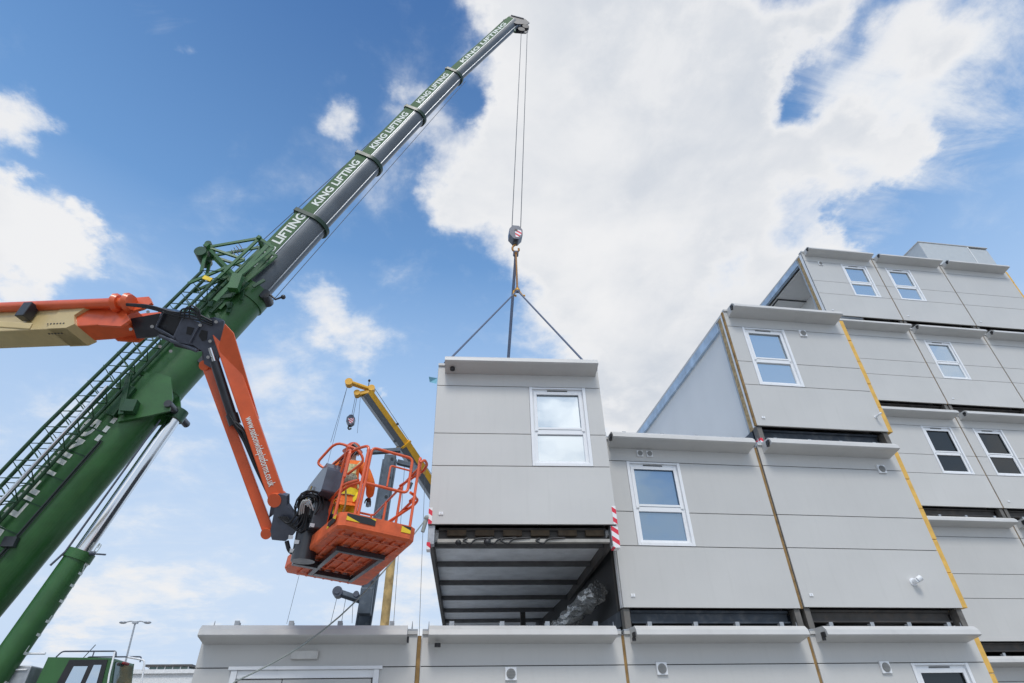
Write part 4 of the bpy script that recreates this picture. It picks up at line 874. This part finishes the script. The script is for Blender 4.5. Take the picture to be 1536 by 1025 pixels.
# ------------------------------------------------------------------ worker
def skin(name, verts, edges, radii, m_, parent, root=0, lv=2):
    me = bpy.data.meshes.new(name); me.from_pydata(verts, edges, []); 
    import bmesh
    bm = bmesh.new(); bm.from_mesh(me); ly = bm.verts.layers.skin.verify()
    bm.verts.ensure_lookup_table()
    for v_, r_2 in zip(bm.verts, radii):
        v_[ly].radius = r_2 if isinstance(r_2, tuple) else (r_2, r_2); v_[ly].use_root = v_.index == root
    bm.to_mesh(me); bm.free(); me.materials.append(m_)
    o = bpy.data.objects.new(name, me); COL.objects.link(o); o.parent = parent
    s = o.modifiers.new('skin', 'SKIN'); s.use_smooth_shade = True; s.branch_smoothing = .4
    ss = o.modifiers.new('sub', 'SUBSURF'); ss.levels = lv; ss.render_levels = lv
    WM[o.name] = WM[parent.name].copy(); return o
wl_ = Q(.66, -.03, .055)
HEAD = R(14)                                              # heading: faces away from the camera, slightly left
PW = thing('person', 'worker in orange and yellow hi-vis with an orange helmet standing in the lift basket', 'person', tuple(wl_), (0, 0, HEAD))
PW.scale = (1.07, 1.07, 1.07)
SKIN = mat('skin', (.45, .26, .18), .5, var=.05); HV = mat('hivis_orange', (.85, .17, .02), .75, var=.12, scale=10, bump=.5, bscale=14); HVY = mat('hivis_yellow', (.82, .62, .02), .75, var=.12, scale=10, bump=.5, bscale=14)
SILV = mat('reflective_tape', (.62, .63, .62), .35, .3); HELM = mat('helmet_orange', (.68, .10, .03), .3, coat=.5)
# local: +y is forward (away from camera), x right, z up
J = dict(low=(0, 0, .84), pel=(0, 0, .95), wst=(0, .01, 1.10), chs=(0, .0, 1.30), nkb=(0, -.01, 1.46), nk=(0, .01, 1.54), hd=(0, .03, 1.63), crn=(0, .025, 1.73),
         hl=(-.10, 0, .90), kl=(-.12, .03, .50), al=(-.13, -.02, .09), tl=(-.14, .14, .04), hr=(.10, 0, .90), kr=(.13, .05, .50), ar=(.15, -.02, .09), tr=(.16, .14, .04),
         sl=(-.19, -.01, 1.42), el=(-.30, .08, 1.18), wl=(-.26, .33, 1.14), sr=(.19, -.01, 1.42), er=(.33, .0, 1.17), wr=(.36, .22, 1.07))
ks = list(J); ix = {k: i for i, k in enumerate(ks)}
E_ = [('low', 'pel'), ('pel', 'wst'), ('wst', 'chs'), ('chs', 'nkb'), ('nkb', 'nk'), ('nk', 'hd'), ('hd', 'crn'), ('pel', 'hl'), ('hl', 'kl'), ('kl', 'al'), ('al', 'tl'), ('pel', 'hr'), ('hr', 'kr'), ('kr', 'ar'), ('ar', 'tr'),
      ('nkb', 'sl'), ('sl', 'el'), ('el', 'wl'), ('nkb', 'sr'), ('sr', 'er'), ('er', 'wr')]
rad = dict(low=.125, pel=.13, wst=.12, chs=(.15, .11), nkb=.07, nk=.052, hd=.085, crn=.075, hl=.085, kl=.055, al=.04, tl=.035, hr=.085, kr=.055, ar=.04, tr=.035, sl=.06, el=.042, wl=.028, sr=.06, er=.042, wr=.028)
kb = [k for k in ks if k != 'low']; ib = {k: i for i, k in enumerate(kb)}
body = skin('body', [J[k] for k in kb], [(ib[a_], ib[b_2]) for a_, b_2 in E_ if a_ != 'low'], [rad[k] for k in kb], SKIN, PW)
def sub(keys, grow, name, m_, root=0, extra=None):
    JJ = dict(J); JJ.update(extra or {}); e = [(keys.index(a_), keys.index(b_2)) for a_, b_2 in E_ if a_ in keys and b_2 in keys]
    return skin(name, [JJ[k] for k in keys], e, [tuple(x + grow for x in rad[k]) if isinstance(rad[k], tuple) else rad[k] + grow for k in keys], m_, PW, root)
jk = sub(['low', 'pel', 'wst', 'chs', 'nkb', 'sl', 'el', 'wl', 'sr', 'er', 'wr'], .032, 'jacket', HV, 1, None)
sub(['pel', 'hl', 'kl', 'al', 'hr', 'kr', 'ar'], .012, 'trousers', HVY)
sub(['al', 'tl'], .018, 'boot', BLACK); sub(['ar', 'tr'], .018, 'boot', BLACK)
def lb(mb, name, m_, par=PW): mb.v = [WM[PW.name] @ p for p in mb.v]; return mb.build(name, m_, par)
def band(z, rx, ry, h_, name, m_, cx_=0, cy_=0):
    b = MB(); vs = []; n_ = 24
    for zz_ in (z - h_ / 2, z + h_ / 2): vs.append([V((cx_ + rx * math.cos(2 * math.pi * k / n_), cy_ + ry * math.sin(2 * math.pi * k / n_), zz_)) for k in range(n_)])
    b.loft(vs, True, False); return lb(b, name, m_)
band(.99, .182, .178, .10, 'waist_panel', HVY, 0, .005); band(1.13, .166, .163, .035, 'reflective_band', SILV, 0, .005); band(.95, .170, .168, .03, 'reflective_band', SILV)
hs = MB().path([(-.14, -.04, 1.50), (-.07, -.155, 1.36), (.08, -.155, 1.22), (.14, -.13, 1.05)], .018, n=6, fil=.05).path([(.14, -.04, 1.50), (.07, -.155, 1.36), (-.08, -.155, 1.22), (-.14, -.13, 1.05)], .018, n=6, fil=.05).box(-.07, .07, -.19, -.13, 1.24, 1.38)
lb(hs, 'harness', mat('harness_webbing', (.55, .5, .25), .7, var=.4, scale=40))
pk_ = MB().ball((0, -.16, 1.16), .10, 14, (1.1, .6, .9)); lb(pk_, 'tool_pouch', mat('pouch_mottled', (.22, .2, .15), .8, var=.6, scale=40))
hp = MB()
hp.ball((0, .02, 1.70), .125, 18, (.92, 1.08, .80)).tube((0, .035, 1.665), (0, .035, 1.678), .15, .135, n=24)
lb(hp, 'helmet', HELM)
lb(MB().ball((0, -.085, 1.60), .045, 10, (1.3, .5, 1.)).ball((0, -.02, 1.645), .092, 14, (.95, 1, .6)), 'hair', mat('dark_hair', (.03, .02, .015), .8))
fc = MB().ball((0, .135, 1.61), .016, 8, (.8, 1.3, 1.4)).ball((-.03, .112, 1.635), .011, 8).ball((.03, .112, 1.635), .011, 8).ball((0, .118, 1.575), .016, 8, (1.6, .5, .4)).ball((-.088, .02, 1.62), .022, 8, (.4, .8, 1.3)).ball((.088, .02, 1.62), .022, 8, (.4, .8, 1.3))
lb(fc, 'face_features', SKIN, body)
for sd_, wk in ((-1, 'wl'), (1, 'wr')):
    w0 = V(J[wk]); f = (w0 - V(J['el' if sd_ < 0 else 'er'])).normalized(); rgt = f.cross(V((0, 0, 1))).normalized(); u_ = rgt.cross(f)
    vs = [w0, w0 + f * .05, w0 + f * .09]; ed = [(0, 1), (1, 2)]; rr2 = [.026, (.036, .018), (.036, .016)]
    for k, ln in enumerate((.072, .080, .075, .058)):
        o0 = w0 + f * .095 + rgt * ((k - 1.5) * .019); i0 = len(vs); vs += [o0, o0 + f * ln * .45 - u_ * .012, o0 + f * ln * .75 - u_ * .04, o0 + f * ln * .62 - u_ * .062]; ed += [(2, i0), (i0, i0 + 1), (i0 + 1, i0 + 2), (i0 + 2, i0 + 3)]; rr2 += [.010, .0095, .009, .008]
    i0 = len(vs); tp = w0 + f * .045 - rgt * (sd_ * .035); vs += [tp, tp - rgt * (sd_ * .022) + f * .03 - u_ * .02, tp - rgt * (sd_ * .018) + f * .055 - u_ * .04]; ed += [(1, i0), (i0, i0 + 1), (i0 + 1, i0 + 2)]; rr2 += [.013, .011, .009]
    skin('hand', [tuple(p) for p in vs], ed, rr2, mat('work_glove', (.05, .05, .06), .7), PW, 0, 1)

# ------------------------------------------------------------------ yellow crane behind
YT = at(549, 590, 40); YM = at(648, 742, 43.5); yd = (YM - YT).normalized(); k_ = (YT.z - 1.6) / -yd.z; YF = YT + yd * k_
yc = thing('yellow_crane', 'distant yellow and grey telescopic crane leaning left behind the hanging cabin', 'crane', (YF.x, YF.y, GZ))
a, n, v = frame(YT - YF)
if v.z < 0: v = -v; 
def ysec(p, q, w_, nm_='boom_section'):
    a_, n_, v_ = frame(q - p); s = MB().loft([prof(p, n_, v_, w_, w_ * .85), prof(q, n_, v_, w_, w_ * .85)]).build(nm_, mat('yellow_crane_grey', (.12, .13, .14), .35, .2, coat=.3), yc, bevel=.02)
    sg = 1 if v_.x > 0 else -1
    MB().beam(p + v_ * (sg * .27 * w_) + n_ * (w_ * .43), q + v_ * (sg * .27 * w_) + n_ * (w_ * .43), .02, w_ * .5, up=v_).build('side_stripe', YELLOW, s)
    MB().beam(p + v_ * (sg * (.505 * w_)), q + v_ * (sg * (.505 * w_)), w_ * .86, .03, up=v_).build('top_plate', YELLOW, s); return s
YR1 = at(604, 667, 41.6)
ysec(YF, YR1, .90); s = ysec(YR1, YT, .76)
MB().loft([prof(YR1 - a * .1, n, v, .90, .78, 1.15), prof(YR1 + a * .05, n, v, .90, .78, 1.15)]).build('collar', YELLOW, yc)
YH = at(530, 577, 39.6); hh = MB().beam(YT + V((.3, 0, .30)), YH + V((-.3, 0, .15)), .4, .2).beam(YT + V((.4, 0, .15)), YT + V((-.7, 0, -.2)), .35, .3); yhd = hh.build('boom_head', YELLOW, yc, bevel=.05)
for sc_, sr_ in ((YH + V((-.3, 0, .1)), .27), (YT + V((.35, 0, .35)), .24), (YT + V((-.6, 0, -.1)), .22)): MB().tube(sc_ - V((0, .25, 0)), sc_ + V((0, .25, 0)), sr_, n=16).build('sheave', YELLOW, yhd)
MB().tube(YT + V((.1, 0, .5)), YT + V((.1, 0, 1.0)), .03, n=6).ball(YT + V((.1, 0, 1.05)), .1, 8).build('anemometer', BLACK, yhd)
HBK = at(526, 632, 39.8)
for dx in (0, .12): MB().tube(at(535 + dx * 20, 586, 39.8), HBK + V((dx, 0, .3)), .016, n=5).build('hoist_rope', ROPE, yc)
MB().tube(at(521, 580, 39.6), at(496, 664, 38.5), .014, n=5).tube(at(541, 590, 39.8), at(536, 650, 39.8), .012, n=5).tube(at(521, 580, 39.6), at(430, 936, 34), .012, n=5).build('guy_rope', ROPE, yc)
MB().tube(YT + V((.5, 0, .5)), YF + V((1.2, 0, .5)), .02, n=5).build('winch_rope', ROPE, yc)
MB().box(YF.x - 3, YF.x + 4, YF.y - 1.3, YF.y + 1.3, GZ + .5, 1.7).build('carrier', YELLOW, yc, bevel=.1)
for X in (-2.3, -.8, 1.4, 3.0):
    for Y in (-1.2, 1.2): MB().tube((YF.x + X, YF.y + Y - .2, GZ + .55), (YF.x + X, YF.y + Y + .2, GZ + .55), .55, n=20).build('wheel', BLACK, yc)
yb = thing('hook_block', 'small hook block with red stripes hanging from the distant yellow crane', 'hook block', tuple(HBK))
MB().prism([(-.28, .2), (-.1, .42), (.12, .42), (.3, .15), (.26, -.2), (.08, -.38), (-.12, -.38), (-.28, -.12)], HBK + V((0, -.2, 0)), (1, 0, 0), (0, 0, 1), (0, .4, 0)).build('block_body', NAVY, yb, bevel=.03)
MB().prism([(-.18, .1), (.22, .16), (.2, -.18), (.0, -.3)], HBK + V((0, -.215, 0)), (1, 0, 0), (0, 0, 1), (0, .012, 0)).build('hazard_plate', REDW, yb)
MB().path([HBK + V((0, 0, -.35)), HBK + V((-.12, 0, -.5)), HBK + V((-.02, 0, -.66)), HBK + V((.12, 0, -.55))], .06, fil=.08).build('hook', DARKST, yb)

# ------------------------------------------------------------------ piling rig mast
RD = 26.; r0 = at(546, 935, RD); rtp = at(586, 684, dY(586, 684, r0.y)); top = rtp
def vert(px_, py_, Y): p = aty(px_, py_, Y); return p
rg_ = thing('piling_rig', 'slate grey piling rig mast standing behind the basket', 'piling rig', (r0.x, r0.y, GZ))
md = (top - r0).normalized(); b0 = r0 - md * ((r0.z - GZ) / md.z)
ms = MB(); ms.beam(b0, top, .52, .42, up=(0, 1, 0), w2=.62); mast = ms.build('mast', RIG, rg_, bevel=.03)
b = MB()
for k in range(14):
    c = b0 + md * (3.2 + k * 1.05) + V((.12, -.235, 0)); b.tube(c, c + V((0, .02, 0)), .08, n=14)
b.build('lightening_hole', mat('hole_dark', (.03, .035, .04), .8), mast)
MB().beam(b0 + V((-.31, -.1, 0)), top + V((-.35, -.1, -.3)), .08, .25, up=(0, 1, 0)).beam(b0 + V((.29, -.1, 0)), top + V((.34, -.1, -.3)), .06, .3, up=(0, 1, 0)).build('guide_rail', RIG, mast)
b = MB().beam(top + V((-1.3, 0, .15)), top + V((.5, 0, .35)), .3, .22).beam(top + V((-1.2, 0, .1)), top + V((-1.25, 0, -.55)), .12, .15, up=(0, 1, 0)).beam(top + V((.4, 0, -.35)), top + V((1.35, 0, -.55)), .3, .25).tube(top + V((1.3, -.2, -.75)), top + V((1.3, .2, -.75)), .22, n=14)
b.build('mast_head', RIG, rg_, bevel=.02)
MB().tube(top + V((1.25, 0, -.9)), top + V((1.25, 0, -1.5)), .015, n=5).tube(top + V((1.25, 0, -1.5)), top + V((1.2, 0, -1.85)), .09, .03, n=8).tube(top + V((1.9, 0, -.3)), top + V((2.2, 0, -9)), .012, n=5).tube(top + V((.8, 0, -.5)), top + V((1.0, 0, -9)), .012, n=5).build('cable', ROPE, rg_)
wa = at(549, 903, RD - .4); wb = at(507, 889, RD - .6)
b = MB().beam(wa, wb, .24, .30, up=(0, -1, .3)).box(-.28, .28, -.3, .3, -.55, .55, Matrix.Translation(wa)); b.build('winch_arm', RIG, rg_, bevel=.04)
MB().tube(wb - V((0, .28, 0)), wb + V((0, .28, 0)), .22, n=20).tube(wb - V((0, .33, 0)), wb - V((0, .28, 0)), .12, n=12).tube(wa + V((-.45, -.3, .28)), wa + V((-.45, .3, .28)), .13, n=12).build('sheave', NAVY, rg_, bevel=.02)
for x1, x2 in ((507, 496), (520, 512), (530, 528)): MB().tube(at(x1, 890, RD), at(x2, 935, RD), .011, n=5).build('cable', ROPE, rg_)
MB().box(r0.x - 2.5, r0.x + 2.5, r0.y + .6, r0.y + 5, GZ + .9, 2.3).build('rig_body', RIG, rg_, bevel=.1)
for X in (-2.1, 1.3): MB().box(r0.x + X, r0.x + X + .8, r0.y - .2, r0.y + 5.4, GZ, GZ + .88).build('crawler_track', BLACKM, rg_, bevel=.2)
pp = at(577, 935, 24.); pt = aty(588, 830, pp.y); pd = (pt - pp).normalized(); pb = pp - pd * ((pp.z - GZ) / pd.z)
tag(MB().tube(pb, pt + pd * .3, .19, n=20).build('upright_pipe', POLE), 'weathered tan upright pipe standing beside the piling rig mast', 'pipe')

# ------------------------------------------------------------------ far left: lamp and buildings
lb0 = at(189, 990, 50.); lt = aty(203, 934, lb0.y); ld = (lt - lb0).normalized(); lg = lb0 - ld * ((lb0.z - GZ) / ld.z)
lp = thing('street_lamp', 'tall twin-headed street lamp standing beyond the green crane cab', 'street lamp', tuple(lg))
MB().tube(lg, lt, .11, .07, n=12).build('column', STEELG, lp)
MB().path([lt + V((-.9, 0, .0)), lt + V((-.4, 0, .12)), lt, lt + V((.4, 0, .12)), lt + V((.9, 0, .02))], .05, fil=.1).box(-.22, .22, -.15, .15, -.1, .08, Matrix.Translation(lt)).build('bracket_arm', STEELG, lp)
for s_ in (-1, 1): MB().ball(lt + V((s_ * 1.05, 0, .0)), .3, 14, (1.1, .7, .38)).build('lamp_head', STEELG, lp)
B0 = at(176, 1013, 62.); B1 = at(276, 1014, 62.); top_ = B0.z
bd = thing('white_building', 'low white building with a glazed rooftop storey in the far lower left', 'building', (B0.x, B0.y, GZ))
WR = mat('white_render', (.78, .78, .77), .6)
MB().box(B0.x - 6, B1.x + 4, B0.y, B0.y + 14, GZ, top_ + .1).build('wall', WR, bd)
MB().box(B0.x - 6.2, B1.x + 4.2, B0.y - .3, B0.y + 14, top_ + .102, top_ + .5).build('roof', WR, bd)
x0, x1 = at(214, 1000, 62).x, at(271, 1000, 62).x; zt = at(240, 999, 63).z
MB().box(x0, x1, B0.y + 1, B0.y + 8, top_ + .502, zt).build('penthouse', GL_CAB, bd)
MB().box(x0 - .4, x1 + .4, B0.y + .7, B0.y + 8.3, zt + .002, zt + .22).build('roof', DARKST, bd)
b = MB()
for k in range(6): X = x0 + (x1 - x0) * k / 5; b.box(X - .05, X + .05, B0.y + .93, B0.y + .998, top_ + .502, zt)
b.build('mullion', WR, bd)
b = MB()
for k in range(8): X = B0.x - 4 + k * 2.6; b.box(X, X + 1.4, B0.y - .03, B0.y - .002, top_ - 2.6, top_ - .9)
b.build('window', GL_MID, bd)
B2 = at(120, 1018, 70.)
b3 = thing('brick_building', 'low brown building seen past the crane cab', 'building', (B2.x, B2.y, GZ)); MB().box(B2.x - 14, B2.x + 9, B2.y, B2.y + 12, GZ, B2.z - .4).build('wall', mat('far_brick', (.25, .14, .10), .8), b3); MB().box(B2.x - 14.3, B2.x + 9.3, B2.y - .3, B2.y + 12.3, B2.z - .398, B2.z).build('roof', DARKST, b3)
